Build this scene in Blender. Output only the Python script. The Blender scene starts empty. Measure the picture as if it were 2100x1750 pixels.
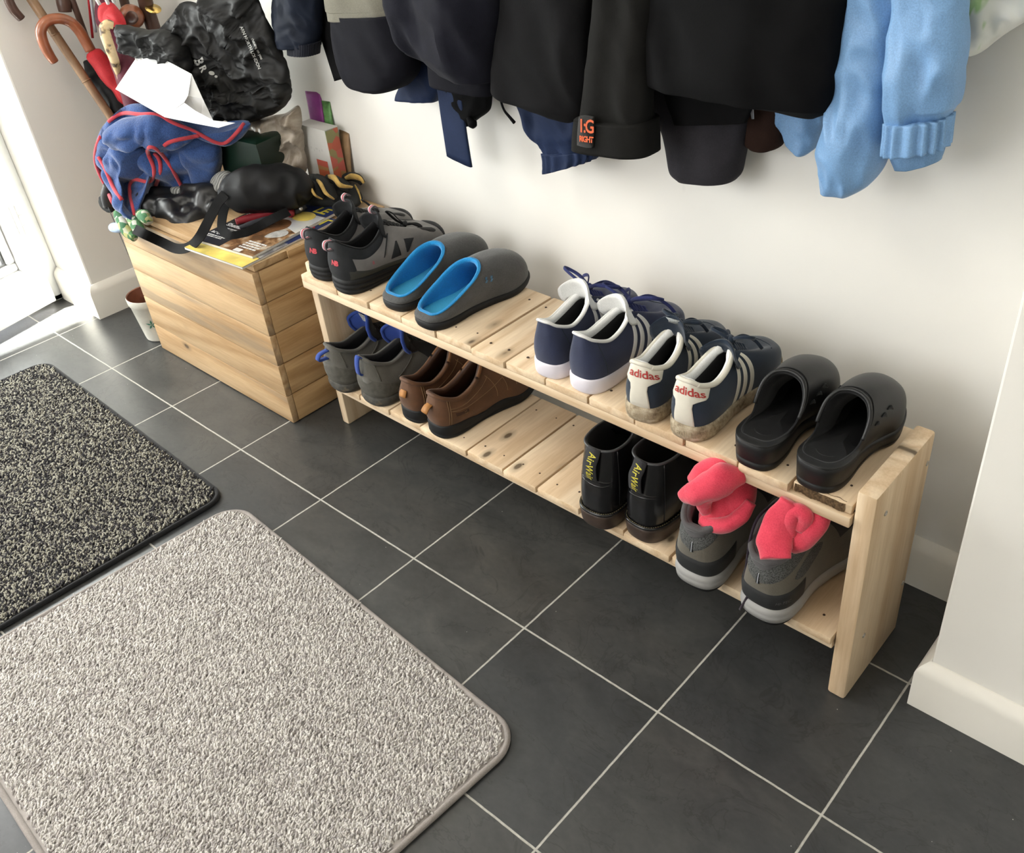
import bpy, bmesh, math, random
import numpy as np
from mathutils import Vector, Matrix, noise as mnoise

SC = bpy.context.scene
COL = SC.collection
PI = math.pi
rng = np.random.default_rng(7)
random.seed(7)

# ------------------------------------------------------------------ camera
S = 0.333                                  # one floor tile, metres
FPX = 1960.489
CAM = np.array([8.97425977, -2.67646922, 4.44196160]) * S
def _rot(w):
    w = np.array(w); th = np.linalg.norm(w); k = w / th
    K = np.array([[0, -k[2], k[1]], [k[2], 0, -k[0]], [-k[1], k[0], 0]])
    return np.eye(3) + math.sin(th) * K + (1 - math.cos(th)) * K @ K
RC = _rot([2.10448953, 0.728223597, -0.440328623])     # rows: right, down, forward
PPX, PPY = 1050 + 146.264, 875 - 32.311
cd = bpy.data.cameras.new('camera'); cam = bpy.data.objects.new('camera', cd); COL.objects.link(cam)
cd.sensor_fit = 'HORIZONTAL'; cd.sensor_width = 36.0; cd.lens = FPX / 2100 * 36
cd.shift_x = -(PPX - 1050) / 2100; cd.shift_y = (PPY - 875) / 2100
cd.clip_start = 0.02; cd.clip_end = 60
m = Matrix([[RC[0][i], -RC[1][i], -RC[2][i], CAM[i]] for i in range(3)] + [[0, 0, 0, 1]])
cam.matrix_world = m
SC.camera = cam

def ray(u, v):
    d = RC.T @ np.array([(u - PPX) / FPX, (v - PPY) / FPX, 1.0])
    return d
def on(u, v, ax, val):
    """where the sight line through photo pixel (u, v) meets the plane axis = val"""
    d = ray(u, v); return CAM + d * ((val - CAM[ax]) / d[ax])
def onx(u, v, x): return on(u, v, 0, x)
def ony(u, v, y): return on(u, v, 1, y)
def onz(u, v, z=0.0): return on(u, v, 2, z)

# ------------------------------------------------------------------ light
SC.view_settings.view_transform = 'Standard'
SC.view_settings.look = 'None'
SC.view_settings.gamma = 1.0
SC.view_settings.use_curve_mapping = False
SC.view_settings.exposure = 0.40

W = bpy.data.worlds.new('world'); SC.world = W; W.use_nodes = True
wn = W.node_tree; wn.nodes['Background'].inputs['Color'].default_value = (0.82, 0.9, 1.0, 1)
wn.nodes['Background'].inputs['Strength'].default_value = 2.0

def area_light(name, loc, direction, sx, sy, power, color=(1, 1, 1), spread=180):
    ld = bpy.data.lights.new(name, 'AREA'); ld.shape = 'RECTANGLE'; ld.size = sx; ld.size_y = sy
    ld.energy = power; ld.color = color; ld.spread = math.radians(spread)
    o = bpy.data.objects.new(name, ld); COL.objects.link(o); o.location = loc
    o.rotation_euler = Vector(direction).to_track_quat('-Z', 'Z' if abs(Vector(direction).normalized().z) < .9 else 'Y').to_euler()
    return o
sd = bpy.data.lights.new('sun', 'SUN'); sd.energy = 78.0; sd.angle = math.radians(0.6); sd.color = (1, 0.96, 0.9)
so = bpy.data.objects.new('sun', sd); COL.objects.link(so); so.location = (-3, -3, 6)
so.rotation_euler = Vector((0.14, 0.45, -1.0)).to_track_quat('-Z', 'Y').to_euler()
area_light('door_daylight', (-0.80, -0.50, 1.25), (1, 0.16, -0.12), 1.2, 2.0, 105, (1.0, 0.98, 0.945))
area_light('rear_fill_light', (1.1, -2.45, 1.6), (0.05, 1, -0.22), 1.5, 1.2, 20, (1.0, 0.96, 0.90))  # added fill from behind the camera, as if from an assumed window
area_light('ceiling_fill_light', (1.4, -0.9, 2.4), (0, 0.1, -1), 0.5, 0.5, 6, (1.0, 0.93, 0.82))  # weak overhead fill added to lift the room, no actual lamp known

# ------------------------------------------------------------------ materials
def srgb(r, g, b):
    f = lambda c: c / 12.92 if c <= 0.04045 else ((c + 0.055) / 1.055) ** 2.4
    return (f(r / 255), f(g / 255), f(b / 255), 1)
class NT:
    def __init__(s, name):
        s.m = bpy.data.materials.new(name); s.m.use_nodes = True; s.t = s.m.node_tree
        s.b = s.t.nodes['Principled BSDF']; s.out = s.t.nodes['Material Output']
    def n(s, typ, **kw):
        nd = s.t.nodes.new(typ)
        for k, v in kw.items():
            if k.startswith('_'): setattr(nd, k[1:], v)
            else: nd.inputs[k.replace('__', ' ')].default_value = v
        return nd
    def l(s, a, b): s.t.links.new(a, b)
    def coords(s, scale=(1, 1, 1), rot=(0, 0, 0), kind='Object'):
        tc = s.n('ShaderNodeTexCoord'); mp = s.n('ShaderNodeMapping')
        mp.inputs['Scale'].default_value = scale; mp.inputs['Rotation'].default_value = rot
        s.l(tc.outputs[kind], mp.inputs['Vector']); return mp.outputs['Vector']
    def noise(s, vec, scale, detail=3, rough=.55, dist=0.0):
        nd = s.n('ShaderNodeTexNoise', Scale=scale, Detail=detail, Roughness=rough, Distortion=dist)
        s.l(vec, nd.inputs['Vector']); return nd.outputs['Fac']
    def ramp(s, fac, stops):
        r = s.n('ShaderNodeValToRGB'); el = r.color_ramp.elements
        while len(el) > 1: el.remove(el[-1])
        el[0].position, el[0].color = stops[0][0], stops[0][1]
        for p, c in stops[1:]:
            e = el.new(p); e.color = c
        s.l(fac, r.inputs['Fac']); return r.outputs['Color']
    def mix(s, fac, a, b, mode='MIX'):
        mx = s.n('ShaderNodeMix', _data_type='RGBA', _blend_type=mode)
        for sock, val in ((mx.inputs[0], fac), (mx.inputs[6], a), (mx.inputs[7], b)):
            if hasattr(val, 'links'): s.l(val, sock)
            else: sock.default_value = val
        return mx.outputs[2]
    def math(s, op, a, b=0.0, c=0.0):
        md = s.n('ShaderNodeMath', _operation=op)
        for i, val in enumerate((a, b, c)):
            if hasattr(val, 'links'): s.l(val, md.inputs[i])
            else: md.inputs[i].default_value = val
        return md.outputs[0]
    def color(s, c):
        if hasattr(c, 'links'): s.l(c, s.b.inputs['Base Color'])
        else: s.b.inputs['Base Color'].default_value = c
    def rough(s, r):
        if hasattr(r, 'links'): s.l(r, s.b.inputs['Roughness'])
        else: s.b.inputs['Roughness'].default_value = r
    def bump(s, h, strength=.3, dist=.002):
        bp = s.n('ShaderNodeBump', Strength=strength, Distance=dist)
        s.l(h, bp.inputs['Height']); s.l(bp.outputs['Normal'], s.b.inputs['Normal'])
def k(c, f): return (c[0] * f, c[1] * f, c[2] * f, 1)

def mat_plain(name, c, rough=.6, spec=.5, sheen=0.0, var=.12, vs=30, bump=0.0, bs=400, bd=.0006, coat=0.0, metal=0.0):
    t = NT(name); v = t.coords()
    t.color(t.ramp(t.noise(v, vs, 4), [(.3, k(c, 1 - var)), (.7, k(c, 1 + var))]))
    t.rough(rough); t.b.inputs['Specular IOR Level'].default_value = spec
    t.b.inputs['Sheen Weight'].default_value = sheen; t.b.inputs['Coat Weight'].default_value = coat
    t.b.inputs['Metallic'].default_value = metal
    if bump: t.bump(t.noise(v, bs, 3, .6), bump, bd)
    return t.m
def mat_fabric(name, c, var=.18, bump=.5, bs=500, sheen=.15, rough=.9, fold=0.0):
    t = NT(name); v = t.coords()
    base = t.ramp(t.noise(v, 16, 4), [(.3, k(c, 1 - var)), (.7, k(c, 1 + var))])
    fine = t.noise(v, bs, 2, .5)
    t.color(t.mix(.25, base, t.ramp(fine, [(.35, k(c, .6)), (.65, k(c, 1.35))])))
    t.rough(rough); t.b.inputs['Specular IOR Level'].default_value = .25; t.b.inputs['Sheen Weight'].default_value = sheen
    t.bump(fine, bump, .0008)
    return t.m
def mat_mesh(name, c, c2, scale=900):
    t = NT(name); v = t.coords()
    vo = t.n('ShaderNodeTexVoronoi', Scale=scale); t.l(v, vo.inputs['Vector'])
    t.color(t.ramp(vo.outputs['Distance'], [(.25, c2), (.55, c)])); t.rough(.85); t.b.inputs['Specular IOR Level'].default_value = .25
    t.bump(vo.outputs['Distance'], .5, .001)
    return t.m
def mat_wood(name, light, dark, axis=1, ring=9.0, knots=True, grey=None, gscale=1.0, isl=.14, rough=.55, nrm=2):
    """pine: long grain along the given object axis, knots, a tint per board"""
    t = NT(name)
    sc = [1.0, 1.0, 1.0]; sc[axis] = .07
    geo = t.n('ShaderNodeNewGeometry'); tc = t.n('ShaderNodeTexCoord')
    off = t.n('ShaderNodeVectorMath', _operation='MULTIPLY_ADD')
    comb = t.n('ShaderNodeCombineXYZ')
    for i in range(3): t.l(geo.outputs['Random Per Island'], comb.inputs[i])
    t.l(comb.outputs[0], off.inputs[0]); off.inputs[1].default_value = (7.3, 3.1, 5.7); t.l(tc.outputs['Object'], off.inputs[2])
    mp = t.n('ShaderNodeMapping'); mp.inputs['Scale'].default_value = sc; t.l(off.outputs[0], mp.inputs['Vector'])
    v = mp.outputs['Vector']
    n1 = t.noise(v, ring, 2, .5, .6)
    rings = t.math('FRACT', t.math('MULTIPLY', n1, 9.0))
    rg = t.math('SMOOTH_MIN', rings, t.math('SUBTRACT', 1.0, rings), .25)
    fine = t.noise(v, 160 * gscale, 4, .6)
    c = t.ramp(rg, [(.05, dark), (.35, light)])
    c = t.mix(.3, c, t.ramp(fine, [(.35, k(dark, .9)), (.65, k(light, 1.05))]))
    rnd = t.ramp(geo.outputs['Random Per Island'], [(0, (1 - isl, 1 - isl * 1.1, 1 - isl * 1.3, 1)), (.5, (1, 1, 1, 1)), (1, (1 + isl * .35, 1 + isl * .3, 1 + isl * .2, 1))])
    c = t.mix(1.0, c, rnd, 'MULTIPLY')
    if grey:
        sg = [5.0, 5.0, 5.0]; sg[axis] = .45
        mg = t.n('ShaderNodeMapping'); mg.inputs['Scale'].default_value = sg; t.l(off.outputs[0], mg.inputs['Vector'])
        g = t.noise(mg.outputs['Vector'], 3.2, 3)
        c = t.mix(t.ramp(g, [(.53, (0, 0, 0, 1)), (.62, (.55, .55, .55, 1))]), c, grey)
    if knots:
        sk = [1.0, 1.0, 1.0]; sk[axis] = .55; sk[nrm] = .02
        mk = t.n('ShaderNodeMapping'); mk.inputs['Scale'].default_value = sk; t.l(off.outputs[0], mk.inputs['Vector'])
        vo = t.n('ShaderNodeTexVoronoi', Scale=10.0, Randomness=1.0); t.l(mk.outputs['Vector'], vo.inputs['Vector'])
        sel = t.math('GREATER_THAN', t.n_sep(vo.outputs['Color']), .55)
        kn = t.math('MULTIPLY', t.ramp_f(vo.outputs['Distance'], [(.05, 1.0), (.08, .4), (.17, 0.0)]), sel)
        c = t.mix(kn, c, k(dark, .22))
    t.color(c); t.rough(rough); t.b.inputs['Specular IOR Level'].default_value = .35
    t.bump(t.math('ADD', t.math('MULTIPLY', rg, .4), fine), .18, .001)
    return t.m
def _nsep(s, col):
    sp = s.n('ShaderNodeSeparateColor'); s.l(col, sp.inputs[0]); return sp.outputs[0]
NT.n_sep = _nsep
def _rampf(s, fac, stops): return s.ramp(fac, [(p, (q, q, q, 1)) for p, q in stops])
NT.ramp_f = _rampf

# ------------------------------------------------------------------ mesh helpers
def mk(name, V, F, mat=None, parent=None, smooth=True, sharp=None):
    me = bpy.data.meshes.new(name)
    V = np.asarray(V, dtype=float).reshape(-1, 3)
    me.from_pydata(V.tolist(), [], [tuple(int(i) for i in f) for f in F])
    me.update()
    if smooth: me.polygons.foreach_set('use_smooth', [True] * len(me.polygons))
    if sharp is not None and smooth: me.set_sharp_from_angle(angle=math.radians(sharp))
    o = bpy.data.objects.new(name, me); COL.objects.link(o)
    if mat: me.materials.append(mat)
    if parent: o.parent = parent
    return o
def tag(o, label=None, cat=None, group=None, kind=None):
    for kk, vv in (('label', label), ('category', cat), ('group', group), ('kind', kind)):
        if vv: o[kk] = vv
    return o
def thing(name, label, cat, loc=(0, 0, 0), rz=0.0, group=None):
    o = bpy.data.objects.new(name, None); COL.objects.link(o); o.empty_display_size = .05
    o.location = loc; o.rotation_euler = (0, 0, rz); return tag(o, label, cat, group)
class MB:
    """collects pieces of one mesh"""
    def __init__(s): s.V = []; s.F = []; s.n = 0
    def add(s, V, F):
        V = np.asarray(V, float).reshape(-1, 3)
        s.V.append(V); s.F += [tuple(int(i) + s.n for i in f) for f in F]; s.n += len(V); return s
    def box(s, a, b, bev=.0015, rot=None, origin=None):
        V, F = boxgeo(a, b, bev)
        if rot is not None:
            o = np.asarray(origin if origin is not None else (np.asarray(a) + np.asarray(b)) / 2.0)
            V = (V - o) @ np.asarray(rot).T + o
        return s.add(V, F)
    def build(s, name, mat=None, parent=None, smooth=True, sharp=35):
        return mk(name, np.concatenate(s.V), s.F, mat, parent, smooth, sharp)
def boxgeo(a, b, bev=.0015):
    a = np.minimum(a, b).astype(float) if True else a; 
    a0 = np.array(a); b0 = np.array(b)
    bm = bmesh.new(); bmesh.ops.create_cube(bm, size=1.0)
    lo = np.minimum(a0, b0); hi = np.maximum(a0, b0)
    for v in bm.verts: v.co = Vector([lo[i] + (v.co[i] + .5) * (hi[i] - lo[i]) for i in range(3)])
    if bev > 0:
        bev = min(bev, .45 * float((hi - lo).min()))
        bmesh.ops.bevel(bm, geom=list(bm.edges), offset=bev, segments=2, affect='EDGES', profile=.5)
    bm.verts.ensure_lookup_table()
    V = np.array([v.co[:] for v in bm.verts]); F = [[v.index for v in f.verts] for f in bm.faces]; bm.free()
    return V, F
def boxgeo_fix(a, b, bev): return boxgeo(a, b, bev)
def cr(P, n, closed=False):
    """Catmull-Rom through control points P, n samples per span"""
    P = np.asarray(P, float); N = len(P)
    if closed: idx = lambda i: P[i % N]
    else: idx = lambda i: P[min(max(i, 0), N - 1)]
    out = []
    for i in range(N if closed else N - 1):
        p0, p1, p2, p3 = idx(i - 1), idx(i), idx(i + 1), idx(i + 2)
        if not closed:
            if i == 0: p0 = 2 * p1 - p2
            if i == N - 2: p3 = 2 * p2 - p1
        for j in range(n):
            t = j / n
            out.append(.5 * ((2 * p1) + (-p0 + p2) * t + (2 * p0 - 5 * p1 + 4 * p2 - p3) * t * t + (-p0 + 3 * p1 - 3 * p2 + p3) * t ** 3))
    if not closed: out.append(P[-1])
    return np.array(out)
def gridF(nu, nv, cu=False, cv=False, off=0):
    """faces of an nu x nv vertex grid (index = i*nv + j)"""
    F = []
    for i in range(nu if cu else nu - 1):
        for j in range(nv if cv else nv - 1):
            i2, j2 = (i + 1) % nu, (j + 1) % nv
            F.append((off + i * nv + j, off + i2 * nv + j, off + i2 * nv + j2, off + i * nv + j2))
    return F
def loft(rings, closed=True, cap0=False, cap1=False):
    R = np.asarray(rings, float); nu, nv = R.shape[:2]
    V = R.reshape(-1, 3); F = gridF(nu, nv, False, closed)
    if cap0:
        V = np.vstack([V, R[0].mean(0)]); c = len(V) - 1
        F += [(c, j, (j + 1) % nv) for j in range(nv)]
    if cap1:
        V = np.vstack([V, R[-1].mean(0)]); c = len(V) - 1; b = (nu - 1) * nv
        F += [(c, b + (j + 1) % nv, b + j) for j in range(nv)]
    return V, F
def frames(P):
    P = np.asarray(P, float); T = np.gradient(P, axis=0); T /= np.linalg.norm(T, axis=1)[:, None] + 1e-12
    up = np.array([0, 0, 1.0]) if abs(T[0][2]) < .9 else np.array([1.0, 0, 0])
    n = np.cross(T[0], up); n /= np.linalg.norm(n); N = [n]
    for i in range(1, len(P)):
        n = N[-1] - T[i] * (N[-1] @ T[i]); n /= np.linalg.norm(n) + 1e-12; N.append(n)
    N = np.array(N); return T, N, np.cross(T, N)
def tubegeo(P, r, seg=10, n=6, closed=False, flat=1.0, caps=True, upv=None):
    """tube along control points; flat < 1 squashes it towards upv (or the frame normal)"""
    P = cr(P, n, closed) if n > 1 else np.asarray(P, float)
    rr = np.interp(np.linspace(0, 1, len(P)), np.linspace(0, 1, len(np.atleast_1d(r))), np.atleast_1d(r)) if np.ndim(r) else np.full(len(P), r)
    T, N, B = frames(np.vstack([P, P[:1]]) if closed else P)
    if closed: T, N, B = T[:-1], N[:-1], B[:-1]
    if upv is not None:
        u = np.asarray(upv, float)
        N = u - T * (T @ u)[:, None]; N /= np.linalg.norm(N, axis=1)[:, None] + 1e-9; B = np.cross(T, N)
    a = np.linspace(0, 2 * PI, seg, endpoint=False)
    R = P[:, None] + rr[:, None, None] * (np.cos(a)[None, :, None] * N[:, None] * flat + np.sin(a)[None, :, None] * B[:, None])
    if closed:
        V = R.reshape(-1, 3); return V, gridF(len(P), seg, True, True)
    return loft(R, True, caps, caps)
def ribbongeo(P, w, th, widthdir, n=8):
    """flat band: width w along widthdir, thickness th"""
    P = cr(P, n); T, _, _ = frames(P)
    u = np.asarray(widthdir, float)
    if u.ndim == 1: u = np.tile(u, (len(P), 1))
    else: u = np.array([np.interp(np.linspace(0, 1, len(P)), np.linspace(0, 1, len(u)), u[:, i]) for i in range(3)]).T
    B = u - T * (T * u).sum(1)[:, None]; B /= np.linalg.norm(B, axis=1)[:, None] + 1e-9
    N = np.cross(T, B)
    ww = np.interp(np.linspace(0, 1, len(P)), np.linspace(0, 1, len(np.atleast_1d(w))), np.atleast_1d(w))[:, None] / 2
    R = np.stack([P + B * ww + N * th / 2, P - B * ww + N * th / 2, P - B * ww - N * th / 2, P + B * ww - N * th / 2], 1)
    return loft(R, True, True, True)
def fold(V, amp, scale, seed=0, axis=None):
    """soft irregular displacement of points"""
    out = np.array(V, float)
    for i, p in enumerate(out):
        q = Vector(p * scale + seed * 13.7)
        if axis is None:
            d = mnoise.noise_vector(q); out[i] += np.array(d) * amp
        else: out[i] += np.asarray(axis) * mnoise.noise(q) * amp
    return out
def textgeo(s, size=.02, shear=0.0, bold=0.0, space=1.0, res=3, align='CENTER'):
    cu = bpy.data.curves.new('t', 'FONT'); cu.body = s; cu.size = size; cu.shear = shear; cu.offset = bold
    cu.align_x = align; cu.align_y = 'CENTER'; cu.resolution_u = res; cu.space_character = space
    o = bpy.data.objects.new('t', cu); COL.objects.link(o)
    dg = bpy.context.evaluated_depsgraph_get(); me = bpy.data.meshes.new_from_object(o.evaluated_get(dg))
    V = np.array([v.co[:] for v in me.vertices]).reshape(-1, 3); F = [tuple(p.vertices) for p in me.polygons]
    bpy.data.objects.remove(o); bpy.data.curves.remove(cu); bpy.data.meshes.remove(me)
    return V, F
def place(V, o, ex, ey, ez=None):
    ex, ey = np.asarray(ex, float), np.asarray(ey, float)
    ez = np.cross(ex, ey) if ez is None else np.asarray(ez, float)
    return np.asarray(o, float) + V[:, :1] * ex + V[:, 1:2] * ey + V[:, 2:3] * ez
# ================================================================== setting
def mat_floor():
    t = NT('slate_tiles'); tc = t.n('ShaderNodeTexCoord'); sp = t.n('ShaderNodeSeparateXYZ'); t.l(tc.outputs['Object'], sp.inputs[0])
    def edge(sock, size):
        q = t.math('DIVIDE', sock, size); f = t.math('FRACT', t.math('ADD', q, 100.0))
        d = t.math('MULTIPLY', t.math('MINIMUM', f, t.math('SUBTRACT', 1.0, f)), size)
        return d, t.math('FLOOR', t.math('ADD', q, 100.0))
    wob = t.math('MULTIPLY', t.math('SUBTRACT', t.noise(tc.outputs['Object'], 22, 3), .5), .0022)
    dx, ix = edge(t.math('ADD', sp.outputs[0], wob), S); dy, iy = edge(t.math('ADD', sp.outputs[1], wob), S * 1.009)
    d = t.math('MINIMUM', dx, dy)
    tile = t.ramp_f(t.math('MULTIPLY', d, 100.0), [(.15, 0.0), (.245, 1.0)])
    wn_ = t.n('ShaderNodeTexWhiteNoise', _noise_dimensions='2D'); cb = t.n('ShaderNodeCombineXYZ'); t.l(ix, cb.inputs[0]); t.l(iy, cb.inputs[1]); t.l(cb.outputs[0], wn_.inputs['Vector'])
    shift = t.n('ShaderNodeVectorMath', _operation='MULTIPLY_ADD'); t.l(wn_.outputs['Color'], shift.inputs[0]); shift.inputs[1].default_value = (9, 9, 9); t.l(tc.outputs['Object'], shift.inputs[2])
    mp = t.n('ShaderNodeMapping'); mp.inputs['Scale'].default_value = (1.0, 1.5, 1); mp.inputs['Rotation'].default_value = (0, 0, .6); t.l(shift.outputs[0], mp.inputs['Vector'])
    cloud = t.noise(mp.outputs[0], 7, 6, .62, .8); fine = t.noise(mp.outputs[0], 60, 5, .6)
    base = t.ramp(cloud, [(.25, (.025, .0275, .029, 1)), (.5, (.042, .044, .0455, 1)), (.75, (.064, .0645, .063, 1))])
    base = t.mix(.25, base, t.ramp(fine, [(.3, (.014, .015, .016, 1)), (.7, (.06, .06, .058, 1))]))
    base = t.mix(1.0, base, t.ramp(wn_.outputs['Value'], [(0, (.85, .87, .9, 1)), (1, (1.12, 1.08, 1.02, 1))]), 'MULTIPLY')
    vein = t.noise(mp.outputs[0], 4.5, 5, .6, 1.2); vd = t.math('ABSOLUTE', t.math('SUBTRACT', vein, .47)); base = t.mix(t.ramp_f(vd, [(.002, .5), (.012, 0.0)]), base, (.014, .0145, .015, 1))
    dust = t.n('ShaderNodeTexVoronoi', Scale=46.0); t.l(tc.outputs['Object'], dust.inputs['Vector'])
    dsel = t.math('MULTIPLY', t.ramp_f(dust.outputs['Distance'], [(.022, 1.0), (.05, 0.0)]), t.math('GREATER_THAN', t.n_sep(dust.outputs['Color']), .88))
    base = t.mix(dsel, base, (.55, .53, .5, 1))
    grout = t.ramp(t.noise(tc.outputs['Object'], 90, 3), [(.3, (.33, .315, .28, 1)), (.7, (.47, .455, .41, 1))])
    t.color(t.mix(tile, grout, base))
    t.rough(t.mix(tile, (.85, .85, .85, 1), t.ramp(cloud, [(.3, (.31, .31, .31, 1)), (.7, (.36, .36, .36, 1))])))
    t.b.inputs['Specular IOR Level'].default_value = .62
    h = t.math('ADD', t.math('MULTIPLY', tile, 1.0), t.math('ADD', t.math('MULTIPLY', cloud, .34), t.math('MULTIPLY', fine, .07)))
    t.bump(h, .35, .0025)
    return t.m
def mat_wall(name, c, marks=True):
    t = NT(name); v = t.coords()
    col = t.ramp(t.noise(v, 1.6, 5, .6), [(.3, k(c, .97)), (.7, k(c, 1.02))])
    if marks:
        vo = t.n('ShaderNodeTexVoronoi', Scale=9.0); mp = t.coords((1, .02, .5)); t.l(mp, vo.inputs['Vector'])
        sel = t.math('MULTIPLY', t.ramp_f(vo.outputs['Distance'], [(.03, .34), (.085, 0.0)]), t.math('GREATER_THAN', t.n_sep(vo.outputs['Color']), .72))
        col = t.mix(sel, col, (.45, .42, .38, 1))
    t.color(col); t.rough(.62); t.b.inputs['Specular IOR Level'].default_value = .3
    t.bump(t.noise(v, 140, 4, .6), .10, .0015)
    return t.m
WALL = mat_wall('white_emulsion', (.85, .832, .785, 1))
WALL2 = mat_wall('white_emulsion_plain', (.85, .828, .775, 1), False)
GLOSS = mat_plain('white_gloss_paint', (.84, .81, .74, 1), .32, .5, var=.03, vs=5)
UPVC = mat_plain('white_upvc', (.84, .845, .84, 1), .28, .5, var=.015)
def structure(o): o['kind'] = 'structure'; return o
YW = 0.591; XL = 0.0; YN = 0.147; XD = -0.262; XP = 2.700; YP = 0.312; YF = -2.7; XR = 4.4; ZC = 2.45
def quadwall(name, a, b, mat, bev=0.0):
    V, F = boxgeo(a, b, bev); return structure(mk(name, V, F, mat, None, False))
structure(mk('floor', [(-1.3, YF - .1, 0), (XR + .1, YF - .1, 0), (XR + .1, YW + .1, 0), (-1.3, YW + .1, 0)], [(0, 1, 2, 3)], mat_floor(), None, False))
quadwall('ceiling', (XD - .1, YF - .1, ZC), (XR + .1, YW + .1, ZC + .1), WALL2)
quadwall('wall_back', (XL, YW, 0), (XR, YW + .1, ZC), WALL)
quadwall('wall_left', (XD - .06, YN, 0), (XL, YW + .1, ZC), WALL2, .006)              # the return beside the front door
quadwall('wall_left_far', (XD - .06, YF, 0), (XL - .0, -1.12, ZC), WALL2)
quadwall('trim_lintel', (XD - .06, -1.12, 2.08), (XL, YN, ZC), WALL2)
quadwall('wall_pier', (XP, YP, 0), (XR, YW, ZC), WALL2, .004)
quadwall('wall_right', (XR, YF, 0), (XR + .1, YP, ZC), WALL2)
# wall behind the camera with a window opening
quadwall('wall_front_low', (XL - .3, YF - .1, 0), (XR, YF, .9), WALL2)
quadwall('wall_front_high', (XL - .3, YF - .1, 2.2), (XR, YF, ZC), WALL2)
quadwall('wall_front_left', (XL - .3, YF - .1, .9), (.2, YF, 2.2), WALL2)
quadwall('wall_front_right', (2.0, YF - .1, .9), (XR, YF, 2.2), WALL2)
def skirting(name, path, outn, h=.118, th=.02):
    """moulded board following a polyline of wall points; outn[i] points away from the wall at each point"""
    prof = [(0, 0), (th, 0), (th, h - .026), (th - .002, h - .018), (th - .006, h - .011), (th - .011, h - .006), (th - .016, h - .001), (.0015, h), (0, h)]
    rings = []
    for p, nn in zip(path, outn):
        p = np.array(p, float); nn = np.array(nn, float)
        rings.append([(p[0] + nn[0] * d, p[1] + nn[1] * d, z) for d, z in prof])
    V, F = loft(rings, False, False, False)
    nv = len(prof); F = list(F)
    F.append(tuple(range(nv))); F.append(tuple(range((len(path) - 1) * nv, len(path) * nv))[::-1])
    return structure(mk(name, V, F, GLOSS, None, True, 30))
skirting('baseboard_back', [(XL, YW), (XP, YW)], [(0, -1), (0, -1)])
skirting('baseboard_left', [(XD + .035, YN), (XL, YN), (XL, YW)], [(0, -1), (.9, -.9), (1, 0)], .112)
skirting('baseboard_pier', [(XP, YW), (XP, YP), (XR, YP)], [(-1, 0), (-1, -1), (0, -1)], .112)

# front door: white plastic leaf standing slightly ajar into the room, hinged beside the return
frame = MB(); frame.box((XD - .05, YN - .055, 0), (XD + .03, YN, 2.08), .004)
frame.box((XD - .05, -1.12, 0), (XD + .03, -1.07, 2.08), .004); frame.box((XD - .05, -1.12, 2.03), (XD + .03, YN, 2.08), .004)
frame.box((XD - .07, -1.12, 0), (XD + .03, YN, .022), .004)
structure(frame.build('trim_door_frame', UPVC))
GASK = mat_plain('black_rubber_gasket', (.012, .012, .013, 1), .5)
tg = NT('clear_glass'); tg.t.nodes.remove(tg.b)
_tr = tg.n('ShaderNodeBsdfTransparent', Color=(.96, .98, .97, 1)); _gl = tg.n('ShaderNodeBsdfGlossy', Roughness=.01); _mx = tg.n('ShaderNodeMixShader')
_mx.inputs[0].default_value = .07; tg.l(_tr.outputs[0], _mx.inputs[1]); tg.l(_gl.outputs[0], _mx.inputs[2]); tg.l(_mx.outputs[0], tg.out.inputs[0])
GLASS = tg.m
door = thing('door_1', None, None, (XD + .032, YN - .052, 0), math.radians(14)); door['kind'] = 'structure'
leaf = MB()   # local: y from 0 (hinge) to -.74, x thickness
def fr(z0, z1, y0, y1, t0=-.03, t1=.03, bev=.006): leaf.box((t0, y0, z0), (t1, y1, z1), bev)
fr(.03, 2.02, -.074, -.004); fr(.03, 2.02, -.74, -.646); fr(.03, .160, -.646, -.074); fr(1.92, 2.02, -.646, -.074)
for (z0, z1, y0, y1) in ((.160, .188, -.646, -.074), (1.892, 1.92, -.646, -.074), (.188, 1.892, -.102, -.074), (.188, 1.892, -.646, -.618)):
    leaf.box((-.016, y0, z0), (.018, y1, z1), .009)
leaf.box((.028, -.735, .022), (.040, -.012, .062), .004)
leaf.build('door_leaf', UPVC, door)
g = MB(); 
for (z0, z1, y0, y1) in ((.188, .194, -.618, -.102), (1.886, 1.892, -.618, -.102), (.188, 1.892, -.108, -.102), (.188, 1.892, -.618, -.612)): g.box((-.006, y0, z0), (.008, y1, z1), .001)
g.build('gasket', GASK, door)
mk('glass', *boxgeo((-.002, -.612, .194), (.002, -.108, 1.886), 0), GLASS, door, False)
hg = MB()
for z in (.26, 1.05, 1.75):
    for j in range(3):
        V, F = tubegeo([(.034, -.012, z + j * .034), (.034, -.012, z + j * .034 + .031)], .0065, 12, 1); hg.add(V, F)
    hg.box((.028, -.034, z), (.033, -.012, z + .099), .001)
hg.build('hinge', mat_plain('white_hinge', (.8, .8, .78, 1), .25, .6), door)

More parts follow.
